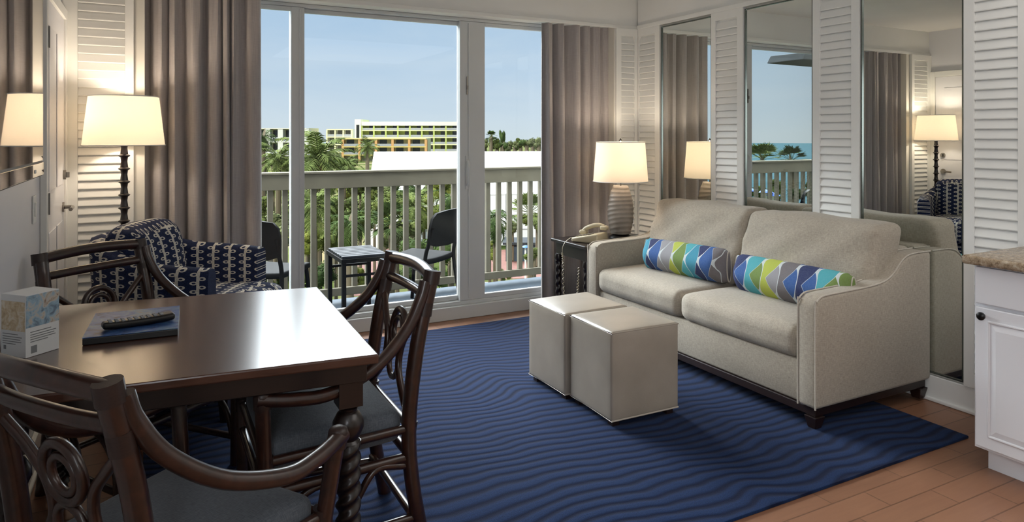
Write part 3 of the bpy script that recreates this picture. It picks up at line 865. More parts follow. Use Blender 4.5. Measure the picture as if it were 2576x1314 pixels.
# faces: local -y (left face in photo) and +x (right face)
def panel(face, a0, a1, z0, z1, mat, name='photo', th=.0012):
    if face == 'L': mb = MB().box(a0, a1, -bw-th, -bw-.0001, z0, z1)
    else: mb = MB().box(bw+.0001, bw+th, a0, a1, z0, z1)
    return mb.build(name, mat, o)
panel('L', -bw+.004, bw-.004, .078, .165, M['food']); panel('R', -bw+.001, bw-.001, .088, bh-.002, M['beach'])
m = MB()
for k, (a0, a1, z) in enumerate(((-.044, .02, .066), (-.044, .036, .058), (-.044, .03, .051), (-.044, .034, .044), (-.044, .01, .037))):
    m.box(a0, a1, -bw-.0008, -bw-.0001, z, z+.0022); m.box(bw+.0001, bw+.0008, a0+.006, a1+.006, z+.006, z+.0085)
m.box(bw+.0001, bw+.0008, -.036, -.018, .01, .032)
m.box(-.04, -.03, -bw-.0008, -bw-.0001, .02, .032)
m.build('printed_text', M['ink'], o)

# ------------------------------------------------------------------ rattan chairs
def make_chair(label, loc, rz):
    t = thing('rattan_dining_chair', label, 'chair', loc, rz, 'rattan chairs around the dining table')
    RT, WR = M['rattan'], M['wrap']
    # faces +y locally
    for s_ in (-1, 1):
        bp = smoothpath([(s_*.225, -.27, .0), (s_*.225, -.225, .25), (s_*.222, -.215, .45), (s_*.220, -.245, .70), (s_*.216, -.300, .935)], 6)
        p = MB().tube(bp, .0255, 12).build('back_leg', RT, t, smooth=True)
        m = MB()
        for z, y, r in ((.43, -.216, .0265), (.82, -.272, .0265), (.925, -.297, .029)):
            m.tube([(s_*.219, y+.004, z-.022), (s_*.218, y-.004, z+.022)], r, 12)
        buildall(m, 'wrapping', WR, p, smooth=True)
        ap = smoothpath([(s_*.226, -.272, .915), (s_*.231, -.252, .855), (s_*.252, -.195, .765), (s_*.290, -.085, .677), (s_*.322, .06, .628), (s_*.322, .17, .626), (s_*.310, .275, .640)], 6)
        MB().tube(ap, .0205, 12).build('armrest', RT, t, smooth=True)
        fp = [(s_*.262, .25, 0), (s_*.268, .25, .42), (s_*.306, .262, .655)]
        p = MB().tube(fp, .022, 12).build('front_leg', RT, t, smooth=True)
        m = MB(); m.tube([(s_*.300, .260, .61), (s_*.306, .262, .650), (s_*.3065, .262, .659), (s_*.307, .262, .664), (s_*.307, .262, .666)], [.026, .026, .022, .013, .002], 12); m.tube([(s_*.2635, .25, .405), (s_*.2645, .25, .45)], .026, 12)
        buildall(m, 'wrapping', WR, p, smooth=True)
        # side rails, side stretcher and arched brace
        m = MB()
        m.tube([(s_*.224, -.21, .43), (s_*.262, .25, .43)], .015, 10); m.tube([(s_*.224, -.21, .335), (s_*.262, .25, .335)], .016, 10)
        buildall(m, 'side_rail', RT, t, smooth=True)
        MB().tube(smoothpath([(s_*.228, -.20, .31), (s_*.24, -.10, .325), (s_*.242, -.045, .26), (s_*.238, -.15, .12), (s_*.23, -.235, .06)][:3]+[(s_*.242, -.02, .20), (s_*.235, -.05, .13)], 5), .012, 10).build('brace', RT, t, smooth=True)
        MB().tube([(s_*.226, -.235, .13), (s_*.262, .25, .13)], .014, 10).build('stretcher', RT, t, smooth=True)
        MB().tube(smoothpath([(s_*.262, .235, .12), (s_*.256, .20, .24), (s_*.25, .12, .31), (s_*.244, .02, .325)], 5), .012, 10).build('brace', RT, t, smooth=True)
    m = MB()
    m.tube(smoothpath([(-.216, -.297, .925), (-.11, -.312, .932), (0, -.318, .935), (.11, -.312, .932), (.216, -.297, .925)], 4), .0225, 12)
    m.build('top_rail', RT, t, smooth=True)
    for z, r, bow in ((.855, .0175, .016),):
        y = -.245-(z-.70)*.235
        MB().tube(smoothpath([(-.217, y, z), (-.11, y-bow*.8, z), (0, y-bow, z), (.11, y-bow*.8, z), (.217, y, z)], 4), r, 10).build('back_rail', RT, t, smooth=True)
    def by(z): return -.215-(max(0, z-.45))**1.3*.19
    def loop(cx, cz, r, tr):
        return MB().tube([(cx+r*math.cos(TAU*k/28), by(cz+r*math.sin(TAU*k/28))-.006, cz+r*math.sin(TAU*k/28)) for k in range(28)], tr, 8, closed=True)
    loop(0, .705, .066, .0125).build('ring', RT, t, smooth=True)
    loop(0, .700, .042, .0095).build('ring', RT, t, smooth=True)
    loop(0, .582, .050, .011).build('ring', RT, t, smooth=True)
    for s_ in (-1, 1):
        m = MB().tube(smoothpath([(s_*.205, by(.80), .79), (s_*.14, by(.74)+.004, .735), (s_*.082, by(.68)+.004, .67), (s_*.075, by(.6)+.004, .59), (s_*.13, by(.52), .52), (s_*.205, by(.46), .465)], 6), .0125, 10)
        m.build('diagonal_pole', RT, t, smooth=True)
    m = MB()
    for z, r in ((.43, .015), (.335, .016), (.15, .014)):
        m.tube([(-.224, -.22, z), (.224, -.22, z)], r, 10)
        if z > .2: m.tube([(-.262, .25, z), (.262, .25, z)], r, 10)
    buildall(m, 'cross_rail', RT, t, smooth=True)
    def fn(p, a): p.x *= 1+.07*a[1]; return p
    MB().soft(-.232, .232, -.195, .245, .385, .485, .032, (0, 0, .016), 12, fn).build('seat_cushion', M['seatfab'], t, smooth=True)
    return t
ch = make_chair('dark rattan armchair on the right side of the table, back towards the sofa', (.855-.30, 2.42, .0135), R(90))
dup(ch, 'dark rattan armchair closest to the camera, cut off by the frame at lower left', loc=(.045, 1.888, .0005), rz=R(-54))
dup(ch, 'dark rattan armchair at the far left corner of the table, by the patterned armchair', loc=(-.03, 3.205, .0005), rz=R(217))

# ------------------------------------------------------------------ television, left wall door, switch
t = thing('television', 'black flat screen television mounted on the left wall, cut off by the frame', 'television', (XL+.001, 2.20, 1.288))
MB().box(.06, .135, -.58, .50, 0, .66).build('casing', M['black'], t, bevel=.006)
MB().box(.1355, .138, -.55, .478, .052, .63).build('screen', M['tv'], t)
MB().box(.1355, .139, -.565, .49, .006, .045).build('lower_bezel', M['tv'], t, bevel=.001)
MB().box(.1395, .1402, .28, .31, .018, .028).build('logo_badge', M['frame'], t)
MB().box(.0, .0595, -.2, .2, .15, .5).build('wall_bracket', M['grey'], t)

d = MB(); dy0, dy1 = 3.86, 4.66
d.box(XL+.0005, XL+.028, dy0-.06, dy0, .0005, 2.14); d.box(XL+.0005, XL+.028, dy1, dy1+.06, .0005, 2.14); d.box(XL+.0005, XL+.028, dy0, dy1, 2.08, 2.14)
door2 = struct(d, 'door_2', M['white'], bevel=.003)
s_ = MB().box(XL+.001, XL+.016, dy0+.004, dy1-.004, .006, 2.076); slab_ = struct(s_, 'door_leaf', M['cab'], parent=door2)
m = MB()
for z0, z1 in ((.2, .95), (1.15, 1.95)):
    for yy0, yy1 in ((dy0+.1, dy0+.37), (dy0+.43, dy1-.1)):
        m.box(XL+.0165, XL+.020, yy0, yy1, z0, z1)
buildall(m, 'door_panel', M['cab'], slab_, bevel=.002)
hz = 1.02; hyy = dy1-.09
m = MB(); m.tube([(XL+.0165, hyy, hz), (XL+.026, hyy, hz)], .028, 20); m.tube([(XL+.026, hyy, hz), (XL+.06, hyy, hz)], .010, 12)
m.tube(smoothpath([(XL+.058, hyy, hz), (XL+.066, hyy-.02, hz), (XL+.064, hyy-.11, hz-.004)], 5), [.010]*11, 12)
struct(m, 'door_lever', M['nickel'], parent=slab_, smooth=True)
m = MB(); m.tube([(XL+.0165, hyy, 1.20), (XL+.034, hyy, 1.20)], .026, 20); m.box(XL+.034, XL+.05, hyy-.004, hyy+.004, 1.185, 1.215)
struct(m, 'deadbolt', M['nickel'], parent=slab_, smooth=True)
m = MB()
for z in (.25, 1.1, 1.88): m.box(XL+.0285, XL+.034, dy0-.012, dy0+.004, z-.05, z+.05)
buildall(m, 'hinge', M['grey'], door2)
t = thing('light_switch', 'white light switch plate on the left wall below the television', 'switch', (XL+.0008, 3.60, 1.10))
MB().box(0, .006, -.04, .04, -.06, .06).build('plate', M['white'], t, bevel=.002); MB().box(.0062, .011, -.016, .016, -.03, .03).build('rocker', M['white'], t, bevel=.002)

# ------------------------------------------------------------------ kitchen cabinet and counter
CX, CY1, CY0 = 3.085, 1.675, .25
t = thing('kitchen_cabinet', 'white raised-panel kitchen cabinet with dark round knob', 'cabinet', (CX, CY1, 0))
L_ = CY1-CY0
MB().box(.02, XR-CX-.035, -L_, 0, .10, .875).build('body', M['cab'], t, bevel=.002)
MB().box(.085, XR-CX-.04, -L_, -.02, .0005, .0995).build('toe_kick', M['cab'], t)
def cab_door(y0, y1, z0, z1, name, knob):
    o = MB().box(0, .0195, y0, y1, z0, z1).build(name, M['cab'], t, bevel=.004)
    h = min(.055, (z1-z0)*.28)
    m = MB(); a = [(y0+h, z0+h), (y1-h, z0+h), (y1-h, z1-h), (y0+h, z1-h)]; b_ = [(y0+h+.03, z0+h+.03), (y1-h-.03, z0+h+.03), (y1-h-.03, z1-h-.03), (y0+h+.03, z1-h-.03)]
    if name == 'cabinet_door':
        # recess rim with raised centre field
        vs = [(-.0004, y, z) for y, z in a]+[(-.009, y, z) for y, z in b_]
        m.add(vs, [(0, 1, 5, 4), (1, 2, 6, 5), (2, 3, 7, 6), (3, 0, 4, 7), (4, 5, 6, 7), (3, 2, 1, 0)]); q = m.build('raised_panel', M['cab'], o)
        bm = bmesh.new(); bm.from_mesh(q.data); bmesh.ops.recalc_face_normals(bm, faces=bm.faces); bm.to_mesh(q.data); bm.free()
        r = MB()
        for i in range(4):
            (ya, za), (yb, zb) = a[i], a[(i+1) % 4]
            r.tube([(-.002, ya, za), (-.002, yb, zb)], .006, 8)
        r.build('moulding', M['cab'], o, smooth=True)
    if knob:
        k = MB().lathe([(.006, 0), (.006, .012), (.016, .018), (.017, .026), (.010, .032), (.002, .033)], 20)
        k.v = [(-z-.0002, x+knob[0], y+knob[1]) for x, y, z in k.v]
        q = k.build('knob', M['knob'], o, smooth=True); q['label'] = 'dark bronze round knob'
        bm = bmesh.new(); bm.from_mesh(q.data); bmesh.ops.recalc_face_normals(bm, faces=bm.faces); bm.to_mesh(q.data); bm.free()
wd = .44
for k in range(3):
    y1 = -.012-k*(wd+.012); y0 = y1-wd
    cab_door(y0, y1, .115, .70, 'cabinet_door', (y1-.035, .668))
    cab_door(y0, y1, .715, .868, 'drawer', None)
m = MB().box(CX-.03, XR-.036, CY0, CY1+.03, .876, .914)
o = m.build('countertop', M['granite'], bevel=.012, bseg=3, smooth=True); tag(o, 'speckled tan granite countertop on the white kitchen cabinet', 'countertop')

# ================================================================== outdoors
YR = 6.3; ZD = -.10
struct(MB().box(-3.2, 5.2, YG+.061, YR+.12, ZD-.18, ZD), 'balcony_floor', M['deck'])
struct(MB().box(-6, 9, -3.5, YG+.03, ZC+.101, 7.0), 'roof', M['wall'])  # unseen mass of building above, added to keep the balcony in shade
t = thing('balcony_railing', 'weathered grey wooden balcony railing with square balusters', 'railing', (1.0, YR, ZD))
x0, x1 = -4.1, 4.1
MB().box(x0, x1, -.025, .02, 1.04, 1.175).build('top_board', M['rail'], t, bevel=.004)
MB().box(x0, x1, -.05, .09, 1.1755, 1.195).build('cap_rail', M['rail'], t, bevel=.004)
MB().box(x0, x1, -.02, .02, .06, .13).build('bottom_rail', M['rail'], t, bevel=.004)
bal = MB().box(-.023, .023, .0205, .058, .05, 1.17).build('baluster', M['rail'], t)
k = 0; x = x0+.06
while x < x1:
    if k == 0: bal.location = (x, 0, 0)
    else:
        c = bal.copy(); COL.objects.link(c); c.parent = t; c.location = (x, 0, 0)
    x += .1245; k += 1
for x in (x0+.0, x1-.0):
    MB().box(x-.045, x+.045, .0585, .12, .0005, 1.17).build('post', M['rail'], t)

# eave timber seen in the middle mirror
t = thing('eave_beam', 'weathered grey timber eave projecting above the balcony, seen in the middle mirror', 'beam', (-1.25, 6.1, 2.42))
MB().hexa([(-2.6, -.55, -.05), (1.55, -.25, -.06), (1.62, .25, -.07), (-2.6, .45, -.07)], [(-2.6, -.55, .12), (1.50, -.25, .03), (1.55, .25, .03), (-2.6, .45, .10)]).build('timber', M['beam'], t, bevel=.01)
MB().box(-2.6, 1.15, -.3, .0, .04, .30).build('rafter', M['beam'], t, bevel=.01)

# patio furniture
t = thing('patio_table', 'dark slatted square side table on the balcony between two chairs', 'table', (1.555, 5.74, ZD+.0005))
for i in range(7):
    y = -.24+i*.0725; MB().box(-.185, .185, y, y+.058, .53, .55).build('slat', M['slat'], t, bevel=.003)
MB().box(-.195, .195, -.255, .28, .495, .5295).build('frame', M['patio'], t, bevel=.003)
for sx in (-1, 1):
    for sy in (-.225, .25): MB().box(sx*.17-.016, sx*.17+.016, sy-.016, sy+.016, 0, .4945).build('leg', M['patio'], t)
MB().box(-.16, .16, -.235, -.22, .38, .40).build('crossbar', M['patio'], t); MB().box(-.16, .16, .245, .26, .38, .40).build('crossbar', M['patio'], t)
def patio_chair(label, loc, rz):
    t = thing('patio_chair', label, 'chair', loc, rz, 'dark patio chairs on the balcony')
    D_ = M['patio']   # faces +y
    def fn(p, a): p.z -= .012*(1-a[0]**2); return p
    MB().soft(-.235, .235, -.23, .24, .425, .475, .02, n=8, fn=fn).build('seat', D_, t, smooth=True)
    # tall rounded back panel, leaning back
    pts = [(-.235, .60), (-.25, .72), (-.245, .82), (-.215, .865), (-.12, .882), (0, .888), (.12, .882), (.215, .865), (.245, .82), (.25, .72), (.235, .60), (.15, .575), (0, .57), (-.15, .575)]
    vs = []
    for d_ in (0, .024):
        for x, z in pts: vs.append((x, -.235-(z-.45)*.22-.05*(1-(x/.25)**2)+d_, z))
    n = len(pts); m = MB(); m.add(vs, [tuple(range(n)), tuple(range(n, 2*n))[::-1]]+[(i, n+i, n+(i+1) % n, (i+1) % n) for i in range(n)])
    o = m.build('backrest', D_, t, smooth=True)
    bm = bmesh.new(); bm.from_mesh(o.data); bmesh.ops.recalc_face_normals(bm, faces=bm.faces); bm.to_mesh(o.data); bm.free()
    for s_ in (-1, 1):
        MB().tube(smoothpath([(s_*.245, -.29, 0), (s_*.225, -.225, .43), (s_*.222, -.258, .60), (s_*.225, -.30, .74)], 5), [.017]*16, 8).build('rear_leg', D_, t, smooth=True)
        MB().tube([(s_*.24, .24, 0), (s_*.215, .19, .43)], .017, 8).build('front_leg', D_, t, smooth=True)
    return t
pc = patio_chair('dark moulded patio chair to the right of the slatted balcony table', (2.12, 5.80, ZD+.0005), R(35))
dup(pc, 'dark moulded patio chair left of the slatted balcony table, partly behind the curtain', loc=(.86, 5.78, ZD+.0005), rz=R(-38))

# ground, sea
ZG = -7.0
m = MB(); n = 96; vs = [(870*math.cos(TAU*k/n), 870*math.sin(TAU*k/n), ZG-.6) for k in range(n)]; m.add(vs, [tuple(range(n))]); struct(m, 'sea', M['sea'])
struct(MB().hexa([(-38, -60, ZG-1), (500, -60, ZG-1), (500, 700, ZG-1), (-38, 700, ZG-1)], [(-38, -60, ZG), (500, -60, ZG), (500, 700, ZG), (-38, 700, ZG)]), 'ground', M['ground'])
def patch(name, mat, pxs, z=.02):
    pts = [at(u, D, ZG) for u, D in pxs]
    b = [(p.x, p.y, ZG+.001) for p in pts]; tp = [(p.x, p.y, ZG+z) for p in pts]
    m = MB(); m.hexa(b, tp); return struct(m, name, mat)
patch('garden_path', M['paving'], [(880, 36), (990, 37), (980, 52), (905, 50)])
patch('garden_path', M['paving'], [(1180, 40), (1420, 41), (1420, 52), (1180, 50)])
patch('pool_deck', M['pool_deck'], [(1150, 31), (1440, 31), (1440, 39.5), (1150, 39.5)])

# ---- vegetation
def frond(mb, base, az, e0, L, nl=18, w=.30, droop=1.5, fold=.5, rnd=random):
    d = Vector((math.cos(az), math.sin(az), 0)); side = Vector((-math.sin(az), math.cos(az), 0))
    p = Vector(base); e = e0; st = L/nl; pts = [p.copy()]
    for i in range(nl):
        p = p+(d*math.cos(e)+Vector((0, 0, math.sin(e))))*st; pts.append(p.copy()); e -= droop/nl*(.5+i/nl)
    mb.tube(pts[::3], [.012*L*(1-.7*i/len(pts[::3]))+.004 for i in range(len(pts[::3]))], 4, cap=False)
    for i in range(1, nl+1):
        t_ = i/nl; ll = w*L*math.sin(PI*min(1, .12+t_*.86))**.7
        T = (pts[i]-pts[i-1]).normalized()
        for s_ in (-1, 1):
            dr = (side*s_*.8+T*.75+Vector((0, 0, -fold*(.4+rnd.random()*.8)))).normalized()
            a = pts[i]; b = a+dr*ll*(.8+.4*rnd.random()); wd = T*st*.42
            mid = a.lerp(b, .5)+Vector((0, 0, .04*L))
            mb.add([a-wd*.6, a+wd*.6, mid+wd, b, mid-wd], [(0, 1, 2, 4), (4, 2, 3)])
def crown(seed, R_, nf=26, emin=-.7, emax=1.35, w=.30, droop=1.7):
    rnd = random.Random(seed); mb = MB()
    for i in range(nf):
        t_ = i/nf; e0 = emax-(emax-emin)*t_**.8; az = i*2.39996+rnd.uniform(-.2, .2)
        frond(mb, (0, 0, 0), az, e0, R_*(.85+.3*rnd.random()), 18, w, droop*(.7+.5*rnd.random()), .5, rnd)
    return mb
def fan(seed, R_, nf=30):
    rnd = random.Random(seed); mb = MB()
    for i in range(nf):
        az = i*2.39996; e = rnd.uniform(-.6, 1.3); d = Vector((math.cos(az)*math.cos(e), math.sin(az)*math.cos(e), math.sin(e)))
        side = Vector((-math.sin(az), math.cos(az), 0)); up = d.cross(side)
        tip = d*R_*.55; mb.tube([(0, 0, 0), tip], .012*R_, 4, cap=False)
        for k in range(13):
            a = (k-6)*.22; q = (d*math.cos(a)+side*math.sin(a)); b = tip+q*R_*.5+Vector((0, 0, -.12*R_*rnd.random())); wv = (side*math.cos(a)-d*math.sin(a))*R_*.035
            m_ = tip+q*R_*.28; mb.add([tip, m_+wv, b, m_-wv], [(0, 1, 2, 3)])
    return mb
def clump(seed, n=1500, leaf_=.13, flat=.85, lumps=9):
    rnd = random.Random(seed); mb = MB()
    cs = [(Vector((rnd.gauss(0, .42), rnd.gauss(0, .42), rnd.gauss(0, .34)*flat)), rnd.uniform(.32, .55)) for _ in range(lumps)]
    for i in range(n):
        c, r = rnd.choice(cs); d = Vector((rnd.gauss(0, 1), rnd.gauss(0, 1), rnd.gauss(0, 1))).normalized()
        p = c+d*r*(.75+.3*rnd.random()); a = Vector((rnd.gauss(0, 1), rnd.gauss(0, 1), rnd.gauss(0, .7))).normalized(); b = d.cross(a).normalized()
        a = (a-d*a.dot(d)*.6).normalized(); L = leaf_*(.6+.8*rnd.random()); w = L*.32
        mb.add([p-a*L*.5, p+b*w, p+a*L*.5, p-b*w], [(0, 1, 2, 3)])
    for c, r in cs:
        vs = []; fs = []; A_, B_ = 8, 6
        for j in range(B_+1):
            for i in range(A_):
                th = PI*j/B_; ph = TAU*i/A_; rr = r*.78; vs.append(c+Vector((math.sin(th)*math.cos(ph), math.sin(th)*math.sin(ph), math.cos(th)))*rr)
        for j in range(B_):
            for i in range(A_): fs.append((j*A_+i, j*A_+(i+1) % A_, (j+1)*A_+(i+1) % A_, (j+1)*A_+i))
        mb.add(vs, fs)
    return mb
def mesh_of(mb, name, mat):
    o = mb.build(name, mat); me = o.data; bpy.data.objects.remove(o); return me
ME = {}
for i in range(3): ME['palm%d' % i] = mesh_of(crown(i+1, 1.0), 'palm_crown', M['palm'])
for i in range(2): ME['dark%d' % i] = mesh_of(crown(i+9, 1.0, 22, -1.0, 1.0, .34, 2.1), 'palm_crown_dark', M['palmdark'])
for i in range(2): ME['fan%d' % i] = mesh_of(fan(i+4, 1.0), 'fan_crown', M['palmdark' if i else 'palm'])
for i in range(4): ME['clump%d' % i] = mesh_of(clump(i+20), 'leaf_crown', M[['bush', 'bushgrey', 'bushyellow', 'palmdark'][i]])
for i in range(2): ME['rough%d' % i] = mesh_of(clump(i+40, 1100, .22, .9, 7), 'leaf_crown', M[['bush', 'bushgrey'][i]])
trm = mesh_of(MB().tube([(0, 0, 0), (.02, .01, -.3), (.0, 0, -1)], [.8, .9, 1.25], 10), 'trunk', M['trunk'])
def plant(kind, name, label, cat, u, D, v, rpx, group=None, mirror=False, squash=1.0, trunk=.10, rz=None, skirt=False):
    """crown centred on photo point (u,v) at depth D, crown radius rpx pixels"""
    z = zat(v, D); p = at(u, D, z)
    if mirror: p.x = 2*XR-p.x
    r = rpx*D/F
    t = thing(name, label, cat, (p.x, p.y, ZG), 0, group)
    c = bpy.data.objects.new('crown', ME[kind]); COL.objects.link(c); c.parent = t; c.location = (0, 0, z-ZG); c.scale = (r, r, r*squash)
    c.rotation_euler = (0, 0, random.uniform(0, 6) if rz is None else rz)
    if z-ZG > .3 and trunk:
        k = bpy.data.objects.new('trunk', trm); COL.objects.link(k); k.parent = t; k.location = (0, 0, z-ZG-.05*r); k.scale = (trunk, trunk, z-ZG-.05*r)
    if skirt:
        q = bpy.data.objects.new('dry_fronds', ME['skirt']); COL.objects.link(q); q.parent = t; q.location = (0, 0, z-ZG-.1*r); q.scale = (r*.6,)*3
    return t
ME['skirt'] = mesh_of(crown(77, 1.0, 10, -1.4, -.7, .25, .8), 'skirt', M['dead'])
plant('palm0', 'palm_tree', 'large feathery palm tree rising above the railing left of the pale hotel', 'palm tree', 800, 30, 398, 108, trunk=.16, skirt=True)
plant('dark0', 'palm_tree', 'palm with dark drooping fronds beside the left curtain edge', 'palm tree', 662, 34, 345, 44, trunk=.14)
plant('palm1', 'palm_tree', 'small palm tree in front of the orange hotel balconies', 'palm tree', 924, 70, 372, 36, trunk=.22)
plant('palm2', 'palm_tree', 'pale green palm seen left of the door stile, below the cream building', 'palm tree', 700, 30, 400, 62, trunk=.14)
plant('palm1', 'palm_tree', 'bushy palm tree left of the white tent gable', 'palm tree', 865, 40, 420, 52, trunk=.14)
plant('dark1', 'palm_tree', 'dark green palm behind the railing, right of the wide door stile', 'palm tree', 1246, 26, 548, 70, trunk=.10)
plant('fan0', 'palm_tree', 'grey green fan palm behind the railing beside the right curtain', 'palm tree', 1334, 30, 535, 58, trunk=.14)
plant('dark0', 'palm_tree', 'dark palm against the white tent wall behind the right patio chair', 'palm tree', 1135, 24, 500, 58, trunk=.12)
plant('palm2', 'palm_tree', 'feathery palm behind the balusters under the large palm', 'palm tree', 790, 22, 520, 80, trunk=.12)
plant('fan1', 'palm_tree', 'fan palm behind the balusters in the middle of the garden', 'palm tree', 985, 24, 560, 62, trunk=.12)
plant('palm0', 'palm_tree', 'arching palm behind the balusters left of the right patio chair', 'palm tree', 1040, 28, 520, 66, trunk=.12)
plant('dark1', 'palm_tree', 'low dark palm behind the balusters above the slatted table', 'palm tree', 880, 20, 560, 76, trunk=.12)
gb = 'leafy garden shrubs and trees seen between the balusters'
gl = 'green leafy shrub in the garden, seen between the balcony balusters'
rows = []
rg = random.Random(5)
for u in range(640, 1200, 44): rows.append((u+rg.uniform(-10, 10), rg.uniform(40, 48), rg.uniform(468, 500), rg.uniform(32, 44)))
for u in range(630, 1190, 56): rows.append((u+rg.uniform(-14, 14), rg.uniform(28, 34), rg.uniform(525, 565), rg.uniform(42, 56)))
for u in list(range(640, 880, 62))+list(range(1010, 1180, 60)): rows.append((u+rg.uniform(-12, 12), rg.uniform(22, 26), rg.uniform(590, 640), rg.uniform(46, 60)))
rows += [(655, 24, 700, 60), (730, 25, 715, 60), (800, 26, 690, 50), (1035, 26, 690, 44), (1090, 27, 700, 50), (1150, 26, 660, 50)]
rows += [(1215, 45, 560, 26), (1290, 46, 570, 22), (1350, 44, 560, 30), (1232, 33, 640, 30), (1262, 36, 690, 18), (1345, 36, 640, 22)]
for i, (u, D, v, r) in enumerate(rows):
    plant(['clump0', 'clump1', 'rough0', 'clump2', 'rough1', 'clump0', 'clump3'][rg.randrange(7)], 'garden_shrub', gl, 'shrub', u, D, v, r, gb, squash=rg.uniform(.75, 1.0), trunk=.08)
for u, D, v, r in ((905, 38, 712, 26), (940, 36, 726, 20), (880, 37, 690, 22)):
    plant('clump2', 'garden_shrub', 'bright yellow green low shrub beside the red path under the slatted table', 'shrub', u, D, v, r, 'yellow green shrubs by the red path', trunk=0)
# distant tree line at right and left
gt = 'distant treetops beyond the tent'
for i, u in enumerate(range(1205, 1372, 15)):
    plant(['clump3', 'rough1', 'clump1', 'rough0'][i % 4], 'distant_tree', 'distant green treetop beyond the white tent, right of the wide door stile', 'tree', u, 150+rg.uniform(-15, 15), rg.uniform(358, 368), rg.uniform(13, 18), gt, trunk=.5)
for i, u in enumerate(range(640, 900, 24)):
    plant(['clump3', 'rough1', 'rough0'][i % 3], 'distant_tree', 'distant green treetop in front of the cream building at the left', 'tree', u, 120+rg.uniform(-15, 15), rg.uniform(398, 420), rg.uniform(16, 24), 'distant treetops at the left', trunk=.5)
plant('clump3', 'cypress_tree', 'tall narrow dark conifer on the skyline right of the wide door stile', 'tree', 1263, 160, 343, 9, squash=3.0, trunk=.5)
plant('fan1', 'palm_tree', 'round-headed distant palm on the skyline left of the conifer', 'palm tree', 1236, 140, 343, 17, trunk=.35)
# seen in the middle mirror
plant('fan0', 'palm_tree', 'left of two fan palms against the sea in the middle mirror', 'palm tree', 1920, 36, 402, 50, mirror=True, trunk=.16)
plant('fan1', 'palm_tree', 'right of two fan palms against the sea in the middle mirror', 'palm tree', 1992, 38, 404, 44, mirror=True, trunk=.16)
for i, (u, v) in enumerate(((1890, 470), (1925, 480), (1960, 465), (2000, 475), (2040, 468))):
    plant(['clump3', 'rough0', 'clump0'][i % 3], 'garden_shrub', 'shrub behind the railing reflected in the middle mirror', 'shrub', u, 34, v+12, 24, 'shrubs in the middle mirror', mirror=True, trunk=.1)

def umbrella(name, label, cat, u, D, v, r, mirror=False, grp=None):
    z = zat(v, D); p = at(u, D, z)
    if mirror: p.x = 2*XR-p.x
    t = thing(name, label, cat, (p.x, p.y, ZG+.03), 0, grp); h = z-ZG-.03
    MB().lathe([(r, h-.35*r), (r*.75, h-.15*r), (r*.4, h-.03*r), (.03, h+.05*r)], 16, cap=True).build('canopy', M['blue'], t, smooth=True)
    MB().tube([(0, 0, 0), (0, 0, h-.36*r)], .05, 8).build('pole', M['hwhite'], t, smooth=True)
    return t
t = umbrella('water_play_mushroom', 'small blue topped play fountain on a white post beyond the railing at right', 'play fountain', 1322, 38, 618, .25)
MB().box(-.14, .14, -.14, .14, 0, .40).build('yellow_base', M['yellow'], t, bevel=.03); MB().box(.15, .22, -.05, .02, 0, .9).build('red_post', M['red'], t)
for i, (u, v) in enumerate(((1888, 474), (1928, 478), (1945, 486))):
    umbrella('beach_umbrella', 'blue beach umbrella behind the railing in the middle mirror', 'umbrella', u, 33, v, .34, True, 'blue umbrellas in the middle mirror')

# tent
RG = Vector((ca, -sa, 0)); FW = Vector((sa, ca, 0))
th_ = R(7); e1 = RG*math.cos(th_)+FW*math.sin(th_); e2 = -RG*-math.sin(th_)*1.0-FW*math.cos(th_)   # e2 towards the viewer
pk = at(941, 58, 0); t = thing('event_tent', 'large white marquee tent with peaked roof beyond the garden', 'tent', (pk.x, pk.y, ZG))
Lt, W2 = 60.0, 6.5; zr = zat(382, 58)-ZG; ze = zr-3.1
def tp(a, b, z): q = e1*a+e2*b; return (q.x, q.y, z)
m = MB()
for s_ in (1, -1):
    m.add([tp(0, 0, zr), tp(Lt, 0, zr), tp(Lt, s_*W2, ze), tp(0, s_*W2, ze), tp(0, 0, zr-.08), tp(Lt, 0, zr-.08), tp(Lt, s_*W2, ze-.08), tp(0, s_*W2, ze-.08)],
          [(0, 1, 2, 3), (7, 6, 5, 4), (3, 2, 6, 7), (0, 3, 7, 4), (1, 5, 6, 2)])
m.build('roof_canopy', M['tent'], t)
m = MB(); m.add([tp(0, -W2, .0), tp(0, W2, .0), tp(0, W2, ze), tp(0, 0, zr-.01), tp(0, -W2, ze), tp(.06, -W2, .0), tp(.06, W2, .0), tp(.06, W2, ze), tp(.06, 0, zr-.01), tp(.06, -W2, ze)], [(4, 3, 2, 1, 0), (5, 6, 7, 8, 9)])
m.build('gable_wall', M['tent'], t)
m = MB()
for b in (W2-.05, -W2+.05):
    m.hexa([tp(.1, b, .0), tp(Lt, b, .0), tp(Lt, b+.04, .0), tp(.1, b+.04, .0)], [tp(.1, b, ze-.1), tp(Lt, b, ze-.1), tp(Lt, b+.04, ze-.1), tp(.1, b+.04, ze-.1)])
m.build('side_wall', M['tent'], t)
for k in range(1, 24):
    a = k*2.6
    MB().tube([tp(a, 0, zr+.02), tp(a, W2, ze+.02), tp(a, W2+.02, 0.0)], .035, 5).build('seam', M['tentseam'], t)
m = MB()
for k in range(0, 22):
    for z in (1.2, 2.3):
        a = k*2.6+.5; m.add([tp(a, W2+.03, z), tp(a+1.6, W2+.03, z), tp(a+1.6, W2+.03, z+.06), tp(a, W2+.03, z+.06), tp(a, W2+.0, z), tp(a+1.6, W2+.0, z), tp(a+1.6, W2, z+.06), tp(a, W2, z+.06)], [(0, 1, 2, 3), (7, 6, 5, 4), (0, 4, 5, 1), (3, 2, 6, 7)])
m.build('window_bars', M['tentseam'], t)

